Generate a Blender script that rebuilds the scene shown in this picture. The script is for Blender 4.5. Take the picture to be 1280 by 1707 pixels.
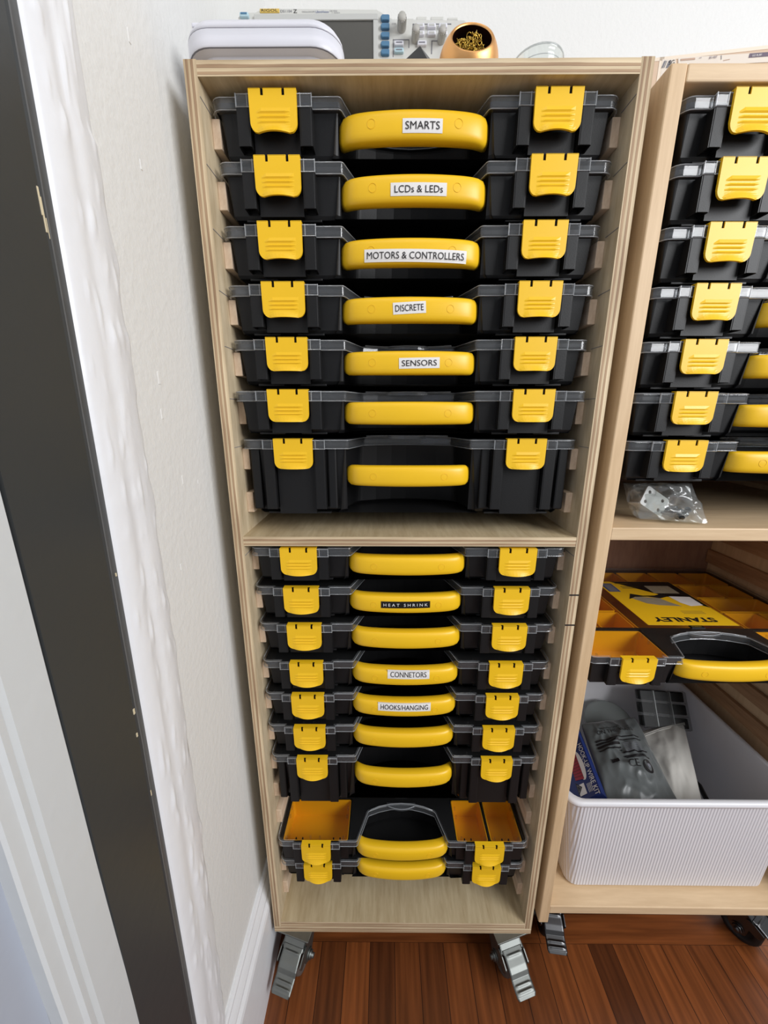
import bpy, bmesh, math, random
from mathutils import Vector, Matrix, Euler, noise
random.seed(7)
PI = math.pi
for o in list(bpy.data.objects): bpy.data.objects.remove(o)
SC = bpy.context.scene
COL = SC.collection

# ------------------------------------------------------------------ camera, world, lights, exposure
FPX, CX, CY = 641.0, 640.0, 853.5
PITCH, YAW = 0.258872, -0.006922
CAM = Vector((0.198877, -0.472590, 0.903207))
_f = Vector((math.sin(YAW)*math.cos(PITCH), math.cos(YAW)*math.cos(PITCH), -math.sin(PITCH)))
_r = Vector((math.cos(YAW), -math.sin(YAW), 0.0))
_d = _f.cross(_r)
cd = bpy.data.cameras.new('camera'); cam = bpy.data.objects.new('camera', cd); COL.objects.link(cam)
cam.matrix_world = Matrix(((_r.x, -_d.x, -_f.x, CAM.x), (_r.y, -_d.y, -_f.y, CAM.y), (_r.z, -_d.z, -_f.z, CAM.z), (0, 0, 0, 1)))
cd.sensor_fit = 'VERTICAL'; cd.sensor_height = 36.0; cd.sensor_width = 27.0
cd.lens = FPX*36.0/1707.0
cd.clip_start = 0.01
SC.camera = cam

W = bpy.data.worlds.new('room_ambient'); SC.world = W; W.use_nodes = True
W.node_tree.nodes['Background'].inputs[0].default_value = (0.93, 0.96, 1.0, 1)
W.node_tree.nodes['Background'].inputs[1].default_value = 0.34

def area(name, loc, target, sx, sy, power, col):
    l = bpy.data.lights.new(name, 'AREA'); l.shape = 'RECTANGLE'; l.size = sx; l.size_y = sy; l.energy = power; l.color = col
    o = bpy.data.objects.new(name, l); COL.objects.link(o); o.location = loc
    o.rotation_euler = (Vector(target)-Vector(loc)).to_track_quat('-Z', 'Y').to_euler()
    return o
area('window_light', (1.95, -1.45, 1.70), (0.05, 0.0, 0.80), 1.2, 1.2, 54, (0.97, 0.98, 1.0))
area('ceiling_light', (0.25, -0.75, 2.45), (0.2, 0.1, 1.0), 0.9, 0.6, 4, (1.0, 0.95, 0.88))

SC.view_settings.view_transform = 'Standard'; SC.view_settings.look = 'None'
SC.view_settings.gamma = 1.0; SC.view_settings.use_curve_mapping = False
SC.view_settings.exposure = 0.0

# layout helpers: where the sight line of a photo point meets a plane of the room
def _ray(u, v): return _r*((u-CX)/FPX) + _d*((v-CY)/FPX) + _f
def onY(u, v, Y): d = _ray(u, v); return CAM + d*((Y-CAM.y)/d.y)
def onZ(u, v, Z): d = _ray(u, v); return CAM + d*((Z-CAM.z)/d.z)
def onX(u, v, X): d = _ray(u, v); return CAM + d*((X-CAM.x)/d.x)

# ------------------------------------------------------------------ materials
def lin(c):
    return tuple(((x/255.0)/12.92 if x/255.0 <= 0.04045 else ((x/255.0+0.055)/1.055)**2.4) for x in c)
MATS = {}
def newmat(name):
    m = bpy.data.materials.new(name); m.use_nodes = True
    nt = m.node_tree; b = nt.nodes['Principled BSDF']
    MATS[name] = m
    return m, nt, b
def N(nt, t, **kw):
    n = nt.nodes.new(t)
    for k, v in kw.items(): setattr(n, k, v)
    return n
def simple(name, rgb, rough=0.5, metal=0.0, var=0.06, vscale=30, bump=0.0, bscale=200, spec=0.5, bdist=0.001):
    m, nt, b = newmat(name)
    L = nt.links
    tc = N(nt, 'ShaderNodeTexCoord'); nz = N(nt, 'ShaderNodeTexNoise'); nz.inputs['Scale'].default_value = vscale; nz.inputs['Detail'].default_value = 4
    L.new(tc.outputs['Object'], nz.inputs['Vector'])
    mx = N(nt, 'ShaderNodeMix', data_type='RGBA')
    c = lin(rgb)
    mx.inputs[6].default_value = (*[x*(1-var) for x in c], 1); mx.inputs[7].default_value = (*[min(1, x*(1+var)) for x in c], 1)
    L.new(nz.outputs['Fac'], mx.inputs[0]); L.new(mx.outputs[2], b.inputs['Base Color'])
    b.inputs['Roughness'].default_value = rough; b.inputs['Metallic'].default_value = metal
    b.inputs['Specular IOR Level'].default_value = spec
    if bump > 0:
        n2 = N(nt, 'ShaderNodeTexNoise'); n2.inputs['Scale'].default_value = bscale; n2.inputs['Detail'].default_value = 3
        L.new(tc.outputs['Object'], n2.inputs['Vector'])
        bp = N(nt, 'ShaderNodeBump'); bp.inputs['Strength'].default_value = bump; bp.inputs['Distance'].default_value = bdist
        L.new(n2.outputs['Fac'], bp.inputs['Height']); L.new(bp.outputs[0], b.inputs['Normal'])
    return m
def wood(name, ca, cb, scale=(6, 60, 60), rough=0.6, fine=4.0, bump=0.1):
    m, nt, b = newmat(name); L = nt.links
    tc = N(nt, 'ShaderNodeTexCoord'); mp = N(nt, 'ShaderNodeMapping'); mp.inputs['Scale'].default_value = scale
    L.new(tc.outputs['Object'], mp.inputs[0])
    n1 = N(nt, 'ShaderNodeTexNoise'); n1.inputs['Scale'].default_value = 1.0; n1.inputs['Detail'].default_value = 6; n1.inputs['Roughness'].default_value = 0.65
    L.new(mp.outputs[0], n1.inputs['Vector'])
    n2 = N(nt, 'ShaderNodeTexNoise'); n2.inputs['Scale'].default_value = fine; n2.inputs['Detail'].default_value = 2
    L.new(mp.outputs[0], n2.inputs['Vector'])
    ad = N(nt, 'ShaderNodeMath', operation='ADD'); L.new(n1.outputs['Fac'], ad.inputs[0])
    mu = N(nt, 'ShaderNodeMath', operation='MULTIPLY'); L.new(n2.outputs['Fac'], mu.inputs[0]); mu.inputs[1].default_value = 0.35
    L.new(mu.outputs[0], ad.inputs[1])
    r = N(nt, 'ShaderNodeValToRGB'); r.color_ramp.elements[0].position = 0.42; r.color_ramp.elements[1].position = 0.9
    r.color_ramp.elements[0].color = (*lin(ca), 1); r.color_ramp.elements[1].color = (*lin(cb), 1)
    L.new(ad.outputs[0], r.inputs[0]); L.new(r.outputs[0], b.inputs['Base Color'])
    b.inputs['Roughness'].default_value = rough
    bp = N(nt, 'ShaderNodeBump'); bp.inputs['Strength'].default_value = bump; bp.inputs['Distance'].default_value = 0.0006
    L.new(ad.outputs[0], bp.inputs['Height']); L.new(bp.outputs[0], b.inputs['Normal'])
    return m
def ply_edge(name, axis, t, along):
    """laminated edge of a sheet whose thickness runs along one object axis"""
    m, nt, b = newmat(name); L = nt.links
    tc = N(nt, 'ShaderNodeTexCoord'); sp = N(nt, 'ShaderNodeSeparateXYZ'); L.new(tc.outputs['Object'], sp.inputs[0])
    mp = N(nt, 'ShaderNodeMapping'); sc = [120, 120, 120]; sc['XYZ'.index(along)] = 9; mp.inputs['Scale'].default_value = sc
    L.new(tc.outputs['Object'], mp.inputs[0])
    nz = N(nt, 'ShaderNodeTexNoise'); nz.inputs['Scale'].default_value = 1.0; nz.inputs['Detail'].default_value = 5
    L.new(mp.outputs[0], nz.inputs['Vector'])
    mr = N(nt, 'ShaderNodeMapRange'); mr.inputs['From Min'].default_value = -t/2; mr.inputs['From Max'].default_value = t/2
    L.new(sp.outputs['XYZ'.index(axis)], mr.inputs['Value'])
    n3a = N(nt, 'ShaderNodeMath', operation='MULTIPLY_ADD'); L.new(nz.outputs['Fac'], n3a.inputs[0]); n3a.inputs[1].default_value = 0.22
    L.new(mr.outputs[0], n3a.inputs[2])
    n3 = N(nt, 'ShaderNodeMath', operation='SUBTRACT'); L.new(n3a.outputs[0], n3.inputs[0]); n3.inputs[1].default_value = 0.07
    r = N(nt, 'ShaderNodeValToRGB'); cr = r.color_ramp; cr.interpolation = 'LINEAR'
    A, B, D = (214, 193, 158), (180, 150, 118), (138, 106, 82)
    stops = [(0, A), (.15, A), (.18, D), (.21, B), (.34, B), (.38, A), (.54, A), (.57, D), (.60, B), (.74, B), (.78, (236, 216, 180)), (1, A)]
    while len(cr.elements) < len(stops): cr.elements.new(0.5)
    for e, (p, c) in zip(cr.elements, stops): e.position = p; e.color = (*lin(c), 1)
    L.new(n3.outputs[0], r.inputs[0])
    mx = N(nt, 'ShaderNodeMix', data_type='RGBA', blend_type='MULTIPLY'); mx.inputs[0].default_value = 0.55
    rr = N(nt, 'ShaderNodeValToRGB'); rr.color_ramp.elements[0].position = .35; rr.color_ramp.elements[0].color = (.45, .38, .33, 1); rr.color_ramp.elements[1].position = .6; rr.color_ramp.elements[1].color = (1, 1, 1, 1)
    L.new(nz.outputs['Fac'], rr.inputs[0]); L.new(r.outputs[0], mx.inputs[6]); L.new(rr.outputs[0], mx.inputs[7])
    L.new(mx.outputs[2], b.inputs['Base Color']); b.inputs['Roughness'].default_value = 0.7
    return m
def clear(name, tint, diff, dfac, rough=0.06, ior=1.45):
    m = bpy.data.materials.new(name); m.use_nodes = True; nt = m.node_tree; L = nt.links; MATS[name] = m
    nt.nodes.remove(nt.nodes['Principled BSDF'])
    out = nt.nodes['Material Output']
    tr = N(nt, 'ShaderNodeBsdfTransparent'); tr.inputs[0].default_value = (*tint, 1)
    df = N(nt, 'ShaderNodeBsdfDiffuse'); df.inputs[0].default_value = (*diff, 1)
    gl = N(nt, 'ShaderNodeBsdfGlossy'); gl.inputs['Roughness'].default_value = rough; gl.inputs[0].default_value = (1, 1, 1, 1)
    tc = N(nt, 'ShaderNodeTexCoord'); nz = N(nt, 'ShaderNodeTexNoise'); nz.inputs['Scale'].default_value = 35
    L.new(tc.outputs['Object'], nz.inputs['Vector'])
    bp = N(nt, 'ShaderNodeBump'); bp.inputs['Strength'].default_value = 0.12; bp.inputs['Distance'].default_value = 0.002
    L.new(nz.outputs['Fac'], bp.inputs['Height']); L.new(bp.outputs[0], gl.inputs['Normal'])
    m1 = N(nt, 'ShaderNodeMixShader'); m1.inputs[0].default_value = dfac; L.new(tr.outputs[0], m1.inputs[1]); L.new(df.outputs[0], m1.inputs[2])
    fr = N(nt, 'ShaderNodeLayerWeight'); fr.inputs['Blend'].default_value = 0.5
    pw = N(nt, 'ShaderNodeMath', operation='POWER'); L.new(fr.outputs['Facing'], pw.inputs[0]); pw.inputs[1].default_value = 4.5
    f0 = ((ior-1)/(ior+1))**2
    ma = N(nt, 'ShaderNodeMath', operation='MULTIPLY_ADD'); L.new(pw.outputs[0], ma.inputs[0]); ma.inputs[1].default_value = .9-f0; ma.inputs[2].default_value = f0
    m2 = N(nt, 'ShaderNodeMixShader'); L.new(ma.outputs[0], m2.inputs[0]); L.new(m1.outputs[0], m2.inputs[1]); L.new(gl.outputs[0], m2.inputs[2])
    L.new(m2.outputs[0], out.inputs[0])
    return m

T = 0.0127
PLY_FACE = wood('plywood_face', (180, 160, 127), (214, 197, 166), (14, 70, 14), 0.65, 3.0, .06)
PLY_FACE_X = wood('plywood_face_across', (170, 148, 112), (205, 187, 152), (70, 10, 14), 0.6, 3.0, .06)
PLY_BACK = wood('plywood_back', (96, 82, 62), (120, 104, 80), (60, 10, 10))
EDGE_SIDE = ply_edge('plywood_edge_upright', 'X', T, 'Z')
EDGE_FLAT = ply_edge('plywood_edge_level', 'Z', T, 'X')
PINE = wood('pine_runner', (205, 178, 150), (232, 210, 184), (90, 8, 60), 0.6, 3.0, .05)
BEECH = wood('beech_board_upright', (204, 172, 132), (224, 194, 154), (90, 90, 7), 0.5, 3.0, .05)
BEECH_X = wood('beech_board_level', (204, 174, 136), (226, 198, 160), (7, 60, 90), 0.5, 3.0, .05)
BEECH_BACK = wood('reddish_back_board', (128, 92, 72), (150, 112, 88), (40, 10, 8), 0.6)
BEECH_RUN = wood('beech_runner', (150, 112, 78), (184, 144, 106), (50, 6, 70), 0.6)
BLACK = simple('black_plastic', (20, 20, 21), 0.45, bump=.08, bscale=900, var=.10, vscale=25, spec=.35)
DARK = simple('black_recess', (14, 14, 14), 0.7, spec=.1)
YELLOW = simple('yellow_plastic', (246, 196, 30), 0.38, bump=.10, bscale=1200, var=.03, bdist=.0004)
CUP = simple('yellow_cup_plastic', (238, 168, 10), 0.35, var=.04)
LIDM = clear('clear_lid', (0.93, 0.93, 0.92), (0.30, 0.31, 0.32), 0.02, 0.08, 1.45)
LIPM = clear('clear_lid_lip', (0.84, 0.85, 0.86), (0.42, 0.44, 0.46), 0.11, 0.12, 1.6)
GLINTM = clear('lid_edge_glint', (0.85, 0.86, 0.87), (0.62, 0.64, 0.66), 0.34, 0.12, 1.6)  # paler, more diffuse than the lip: edge highlights put into the colour
CLEARM = clear('clear_plastic', (0.78, 0.79, 0.79), (0.30, 0.30, 0.30), 0.02, 0.30, 1.2)
BAGM = clear('clear_bag_film', (0.86, 0.88, 0.87), (0.75, 0.77, 0.76), 0.13, 0.14, 1.7)
GLASS = clear('clear_glass', (0.95, 0.97, 0.96), (0.8, 0.82, 0.81), 0.04, 0.03, 1.5)
FROST = clear('frosted_plastic', (0.55, 0.58, 0.57), (0.42, 0.45, 0.44), 0.45, 0.2, 1.45)
PAPER = simple('white_paper', (236, 233, 230), 0.6, var=.02)
INK = simple('black_ink', (25, 22, 24), 0.5)
TAPE = simple('black_label_tape', (14, 13, 13), 0.35)
WHITEINK = simple('white_ink', (235, 235, 232), 0.5)
ZINC = simple('zinc_steel', (128, 131, 128), 0.48, 1.0, var=.12, vscale=60, bump=.06, bscale=120)
CHROME = simple('polished_steel', (92, 92, 93), 0.32, 1.0, var=.05)
RUBBER = simple('grey_wheel_rubber', (92, 82, 76), 0.6)
DRUBBER = simple('dark_wheel_rubber', (28, 27, 27), 0.6)
WHITEPL = simple('white_plastic', (222, 222, 230), 0.35, var=.015)
SEAM = simple('grey_seam', (120, 120, 128), 0.6)
GREYPL = simple('light_grey_plastic', (204, 204, 199), 0.45, var=.02)
GREYPL2 = simple('mid_grey_plastic', (188, 189, 186), 0.45, var=.02)
KNOB = simple('knob_grey', (176, 174, 168), 0.5, var=.03)
SCREEN = simple('dark_screen', (72, 71, 67), 0.3, var=.03)
BLUEB = simple('blue_button_plastic', (72, 118, 152), 0.4, var=.04)
PALEB = simple('pale_blue_button', (176, 204, 214), 0.4, var=.04)
GOLD = simple('gold_badge', (212, 180, 92), 0.4)
BLUEINK = simple('blue_ink', (62, 84, 140), 0.5)
COPPER = simple('copper_metal', (240, 182, 118), 0.42, 1.0, var=.06, vscale=20, bump=.05, bscale=90)
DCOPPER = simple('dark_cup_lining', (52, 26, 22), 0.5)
BRASS = simple('brass_shavings', (214, 178, 84), 0.28, 1.0, var=.25, vscale=120)
CREAM = simple('cream_label', (226, 216, 204), 0.6, var=.03)
CARD = simple('cardboard', (212, 186, 162), 0.75, var=.05, vscale=40)
TAPEB = simple('pale_box_tape', (236, 222, 204), 0.4, var=.02)
PURPLEINK = simple('purple_grey_ink', (104, 92, 108), 0.6)
TANINK = simple('tan_ink', (190, 160, 140), 0.6)
NAVY = simple('navy_card', (26, 44, 104), 0.45, var=.05)
REDW = simple('red_wire', (152, 26, 46), 0.4, var=.18, vscale=90)
POUCH = simple('white_pouch', (196, 193, 186), 0.5, var=.04, bump=.25, bscale=60, bdist=.003)
OLIVE = simple('dull_print', (168, 140, 40), 0.6)
PHOTOG = simple('grey_print', (150, 140, 118), 0.6, var=.2, vscale=80)
def rib_mat():
    m, nt, b = newmat('ribbed_white_plastic'); L = nt.links
    b.inputs['Base Color'].default_value = (*lin((226, 224, 228)), 1); b.inputs['Roughness'].default_value = 0.4
    tc = N(nt, 'ShaderNodeTexCoord'); sp = N(nt, 'ShaderNodeSeparateXYZ'); L.new(tc.outputs['Object'], sp.inputs[0])
    gm = N(nt, 'ShaderNodeNewGeometry'); sn = N(nt, 'ShaderNodeSeparateXYZ'); L.new(gm.outputs['True Normal'], sn.inputs[0])
    ab = N(nt, 'ShaderNodeMath', operation='ABSOLUTE'); L.new(sn.outputs[0], ab.inputs[0]); gt = N(nt, 'ShaderNodeMath', operation='GREATER_THAN'); gt.inputs[1].default_value = .7; L.new(ab.outputs[0], gt.inputs[0])
    a = N(nt, 'ShaderNodeMix', data_type='FLOAT'); L.new(gt.outputs[0], a.inputs[0]); L.new(sp.outputs[0], a.inputs[2]); L.new(sp.outputs[1], a.inputs[3])
    w = N(nt, 'ShaderNodeMath', operation='MULTIPLY'); w.inputs[1].default_value = 2*PI/0.0052; L.new(a.outputs[0], w.inputs[0])
    s = N(nt, 'ShaderNodeMath', operation='SINE'); L.new(w.outputs[0], s.inputs[0])
    bp = N(nt, 'ShaderNodeBump'); bp.inputs['Strength'].default_value = 0.5; bp.inputs['Distance'].default_value = 0.0012
    L.new(s.outputs[0], bp.inputs['Height']); L.new(bp.outputs[0], b.inputs['Normal'])
    return m
RIBBED = rib_mat()
BINW = simple('white_bin_plastic', (230, 229, 232), 0.35, var=.01)
WALL = simple('white_wall_paint', (226, 226, 224), 0.55, var=.012, vscale=5, bump=.35, bscale=140, bdist=.002)
TRIMW = simple('thick_white_paint', (232, 233, 236), 0.35, var=.012, vscale=8, bump=.25, bscale=45, bdist=.003)
CASEW = simple('white_casing_paint', (206, 209, 210), 0.35, var=.02, vscale=10, bump=.2, bscale=60, bdist=.002)
CHARC = simple('charcoal_paint', (58, 60, 61), 0.38, var=.05, vscale=12, bump=.15, bscale=50, bdist=.002)
BLUEG = simple('blue_grey_door_paint', (168, 174, 186), 0.45, var=.06, vscale=12, bump=.2, bscale=70, bdist=.002)
CHIP = simple('bare_wood_chip', (214, 200, 168), 0.6)
def floor_mat():
    m, nt, b = newmat('oak_strip_floor'); L = nt.links
    tc = N(nt, 'ShaderNodeTexCoord'); sp = N(nt, 'ShaderNodeSeparateXYZ'); L.new(tc.outputs['Object'], sp.inputs[0])
    def planks(rot, off):
        mp = N(nt, 'ShaderNodeMapping'); mp.inputs['Rotation'].default_value = (0, 0, rot); mp.inputs['Location'].default_value = off
        L.new(tc.outputs['Object'], mp.inputs[0])
        br = N(nt, 'ShaderNodeTexBrick'); br.inputs['Scale'].default_value = 1.0
        br.inputs['Brick Width'].default_value = 9.0; br.inputs['Row Height'].default_value = 0.0468; br.inputs['Mortar Size'].default_value = 0.0006
        br.inputs['Color1'].default_value = (*lin((138, 78, 38)), 1); br.inputs['Color2'].default_value = (*lin((86, 46, 22)), 1); br.inputs['Mortar'].default_value = (*lin((40, 20, 10)), 1)
        br.offset = 0.5
        L.new(mp.outputs[0], br.inputs['Vector'])
        m2 = N(nt, 'ShaderNodeMapping'); m2.inputs['Scale'].default_value = (6, 110, 60); L.new(mp.outputs[0], m2.inputs[0])
        nz = N(nt, 'ShaderNodeTexNoise'); nz.inputs['Scale'].default_value = 1.0; nz.inputs['Detail'].default_value = 6; L.new(m2.outputs[0], nz.inputs['Vector'])
        rr = N(nt, 'ShaderNodeValToRGB'); rr.color_ramp.elements[0].position = .3; rr.color_ramp.elements[0].color = (.45, .40, .36, 1); rr.color_ramp.elements[1].position = .68; rr.color_ramp.elements[1].color = (1.15, 1.1, 1.05, 1)
        L.new(nz.outputs['Fac'], rr.inputs[0])
        mx = N(nt, 'ShaderNodeMix', data_type='RGBA', blend_type='MULTIPLY'); mx.inputs[0].default_value = .85
        L.new(br.outputs['Color'], mx.inputs[6]); L.new(rr.outputs[0], mx.inputs[7])
        return mx.outputs[2]
    A = planks(PI/2, (4.0, 0.018, 0)); B = planks(0, (4.0, -0.0365, 0))
    gt = N(nt, 'ShaderNodeMath', operation='GREATER_THAN'); gt.inputs[1].default_value = 0.0365; L.new(sp.outputs[1], gt.inputs[0])
    mx = N(nt, 'ShaderNodeMix', data_type='RGBA'); L.new(gt.outputs[0], mx.inputs[0]); L.new(A, mx.inputs[6]); L.new(B, mx.inputs[7])
    L.new(mx.outputs[2], b.inputs['Base Color']); b.inputs['Roughness'].default_value = 0.36
    return m
FLOOR = floor_mat()

# ------------------------------------------------------------------ mesh helpers
class MB:
    def __init__(s): s.v = []; s.f = []; s.mi = []; s.mats = []; s.sm = []
    def slot(s, m):
        if m not in s.mats: s.mats.append(m)
        return s.mats.index(m)
    def add(s, verts, faces, m, smooth=False, M=None):
        k = len(s.v); i = s.slot(m)
        for p in verts:
            p = Vector(p)
            if M is not None: p = M @ p
            s.v.append(p)
        for f in faces: s.f.append([k+a for a in f]); s.mi.append(i); s.sm.append(smooth)
    def box(s, c, d, m, bev=0.0, M=None, seg=2):
        if bev <= 0:
            x, y, z = [a/2 for a in d]
            vs = [(c[0]+sx*x, c[1]+sy*y, c[2]+sz*z) for sz in (-1, 1) for sy in (-1, 1) for sx in (-1, 1)]
            s.add(vs, [(0, 2, 3, 1), (4, 5, 7, 6), (0, 1, 5, 4), (2, 6, 7, 3), (0, 4, 6, 2), (1, 3, 7, 5)], m, False, M)
            return
        bm = bmesh.new(); bmesh.ops.create_cube(bm, size=1.0)
        bmesh.ops.scale(bm, vec=d, verts=bm.verts)
        bmesh.ops.bevel(bm, geom=bm.edges[:], offset=bev, segments=seg, profile=0.5, affect='EDGES')
        bmesh.ops.translate(bm, vec=c, verts=bm.verts)
        s.bm(bm, m, False, M)
    def bx(s, a, b, m, bev=0.0, M=None):
        s.box([(p+q)/2 for p, q in zip(a, b)], [abs(q-p) for p, q in zip(a, b)], m, bev, M)
    def bm(s, bm, m, smooth=False, M=None):
        bm.verts.index_update()
        s.add([v.co.copy() for v in bm.verts], [[v.index for v in f.verts] for f in bm.faces], m, smooth, M); bm.free()
    def loft(s, loops, m, cap0=True, cap1=True, smooth=False, M=None, closed=True):
        n = len(loops[0]); vs = [p for l in loops for p in l]; fs = []
        for i in range(len(loops)-1):
            for j in range(n if closed else n-1):
                fs.append((i*n+j, i*n+(j+1) % n, (i+1)*n+(j+1) % n, (i+1)*n+j))
        s.add(vs, fs, m, smooth, M)
        if cap0: s.add(loops[0], [list(range(n))[::-1]], m, False, M)
        if cap1: s.add(loops[-1], [list(range(n))], m, False, M)
    def lathe(s, prof, m, n=32, M=None, smooth=True, cap0=False, cap1=False):
        s.loft([[(r*math.cos(2*PI*k/n), r*math.sin(2*PI*k/n), z) for k in range(n)] for r, z in prof], m, cap0, cap1, smooth, M)
    def cyl(s, p, q, r, m, n=20, r2=None, M=None):
        p, q = Vector(p), Vector(q); R = (q-p).to_track_quat('Z', 'Y').to_matrix().to_4x4(); R.translation = p
        h = (q-p).length
        s.lathe([(r, 0), (r2 if r2 is not None else r, h)], m, n, (M @ R) if M is not None else R, True, True, True)
    def tube(s, pts, r, m, n=8, M=None):
        pts = [Vector(p) for p in pts]; loops = []
        for i, p in enumerate(pts):
            t = (pts[min(i+1, len(pts)-1)]-pts[max(i-1, 0)]).normalized()
            q = t.to_track_quat('Z', 'Y')
            loops.append([p + q @ Vector((r*math.cos(2*PI*k/n), r*math.sin(2*PI*k/n), 0)) for k in range(n)])
        s.loft(loops, m, True, True, True, M)
    def grid(s, fn, nu, nv, m, smooth=True, M=None):
        vs = [fn(i/nu, j/nv) for j in range(nv+1) for i in range(nu+1)]
        fs = [(j*(nu+1)+i, j*(nu+1)+i+1, (j+1)*(nu+1)+i+1, (j+1)*(nu+1)+i) for j in range(nv) for i in range(nu)]
        s.add(vs, fs, m, smooth, M)
    def mesh(s, name):
        me = bpy.data.meshes.new(name); me.from_pydata([tuple(v) for v in s.v], [], s.f)
        for m in s.mats: me.materials.append(m)
        me.polygons.foreach_set('material_index', s.mi); me.polygons.foreach_set('use_smooth', s.sm)
        bm = bmesh.new(); bm.from_mesh(me)
        bmesh.ops.remove_doubles(bm, verts=bm.verts, dist=1e-6)
        bmesh.ops.recalc_face_normals(bm, faces=bm.faces); bm.to_mesh(me); bm.free()
        me.update(); return me

def obj(name, mb, parent=None, loc=(0, 0, 0), rot=(0, 0, 0), label=None):
    me = mb if isinstance(mb, bpy.types.Mesh) else mb.mesh(name)
    o = bpy.data.objects.new(name, me); COL.objects.link(o)
    o.location = loc; o.rotation_euler = rot
    if parent: o.parent = parent
    if label: o['label'] = label
    return o
def tag(o, label, cat, group=None):
    o['label'] = label; o['category'] = cat
    if group: o['group'] = group
    return o
def thing(name, label, cat, loc=(0, 0, 0), rot=(0, 0, 0), group=None):
    o = bpy.data.objects.new(name, None); COL.objects.link(o); o.empty_display_size = 0.05
    o.location = loc; o.rotation_euler = rot
    return tag(o, label, cat, group)
def struct(name, mb, **k):
    o = obj(name, mb, **k); o['kind'] = 'structure'; return o
def bev(o, w=0.001, seg=2):
    md = o.modifiers.new('edge_rounding', 'BEVEL'); md.width = w; md.segments = seg; md.limit_method = 'ANGLE'; md.angle_limit = 0.6
    return o

def offset(poly, d):
    """move every side of a counter-clockwise outline inwards by d"""
    n = len(poly); out = []
    for i in range(n):
        a, b, c = Vector(poly[i-1]), Vector(poly[i]), Vector(poly[(i+1) % n])
        e1 = (b-a).normalized(); e2 = (c-b).normalized()
        n1 = Vector((-e1.y, e1.x)); n2 = Vector((-e2.y, e2.x))
        k = n1+n2
        k = k/max(0.3, (1+n1.dot(n2)))
        out.append((b.x+k.x*d, b.y+k.y*d))
    return out
def rounded(pts, seg=4):
    """pts: (x, y, radius)"""
    out = []; n = len(pts)
    for i in range(n):
        a, b, c = Vector(pts[i-1][:2]), Vector(pts[i][:2]), Vector(pts[(i+1) % n][:2]); r = pts[i][2]
        if r <= 0: out.append((b.x, b.y)); continue
        u = (a-b).normalized(); w = (c-b).normalized(); ang = u.angle(w); t = r/math.tan(ang/2)
        p, q = b+u*t, b+w*t; ctr = b+(u+w).normalized()*(r/math.sin(ang/2))
        a0 = math.atan2(p.y-ctr.y, p.x-ctr.x); a1 = math.atan2(q.y-ctr.y, q.x-ctr.x)
        dd = (a1-a0+PI) % (2*PI)-PI
        for k in range(seg+1):
            th = a0+dd*k/seg; out.append((ctr.x+r*math.cos(th), ctr.y+r*math.sin(th)))
    return out
def zl(poly, z): return [(x, y, z) for x, y in poly]

_tc = {}
def text2d(txt, w, h, bold=0.0):
    """flat lettering fitted to a w x h field, centred on the origin"""
    key = (txt, w, h, bold)
    if key in _tc: return _tc[key]
    c = bpy.data.curves.new('lettering', 'FONT'); c.body = txt; c.size = 1.0; c.resolution_u = 3; c.offset = bold*1.5
    o = bpy.data.objects.new('lettering', c); COL.objects.link(o)
    dg = bpy.context.evaluated_depsgraph_get()
    me = bpy.data.meshes.new_from_object(o.evaluated_get(dg))
    vs = [v.co.copy() for v in me.vertices]; fs = [list(p.vertices) for p in me.polygons]
    bpy.data.objects.remove(o); bpy.data.curves.remove(c); bpy.data.meshes.remove(me)
    x0 = min(v.x for v in vs); x1 = max(v.x for v in vs); y0 = min(v.y for v in vs); y1 = max(v.y for v in vs)
    out = ([((v.x-(x0+x1)/2)*w/(x1-x0), (v.y-(y0+y1)/2)*h/(y1-y0)) for v in vs], fs)
    _tc[key] = out; return out
def put_text(mb, txt, w, h, m, fn, bold=0.0):
    vs, fs = text2d(txt, w, h, bold); mb.add([fn(x, y) for x, y in vs], fs, m)

def plate(mb, xs, zs, keep, yf, yb, m, smooth=False):
    """plate on an x-z grid with cells left out: front at yf(x,z), back at yb; keep(i,j)"""
    nx, nz = len(xs), len(zs)
    X = lambda i, j: xs[i](j) if callable(xs[i]) else xs[i]
    vs = []
    for j in range(nz):
        for i in range(nx): vs.append((X(i, j), yf(X(i, j), zs[j]), zs[j]))
    for j in range(nz):
        for i in range(nx): vs.append((X(i, j), yb(X(i, j), zs[j]), zs[j]))
    n = nx*nz; fs = []; fb = []; side = []
    K = lambda i, j: 0 <= i < nx-1 and 0 <= j < nz-1 and keep(i, j)
    for j in range(nz-1):
        for i in range(nx-1):
            if not K(i, j): continue
            a, b, c, d = j*nx+i, j*nx+i+1, (j+1)*nx+i+1, (j+1)*nx+i
            fs.append((a, b, c, d)); fb.append((n+d, n+c, n+b, n+a))
            if not K(i, j-1): side.append((a, n+a, n+b, b))
            if not K(i, j+1): side.append((d, c, n+c, n+d))
            if not K(i-1, j): side.append((a, d, n+d, n+a))
            if not K(i+1, j): side.append((b, n+b, n+c, c))
    mb.add(vs, fs+fb, m, smooth); mb.add(vs, side, m, False)

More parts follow.
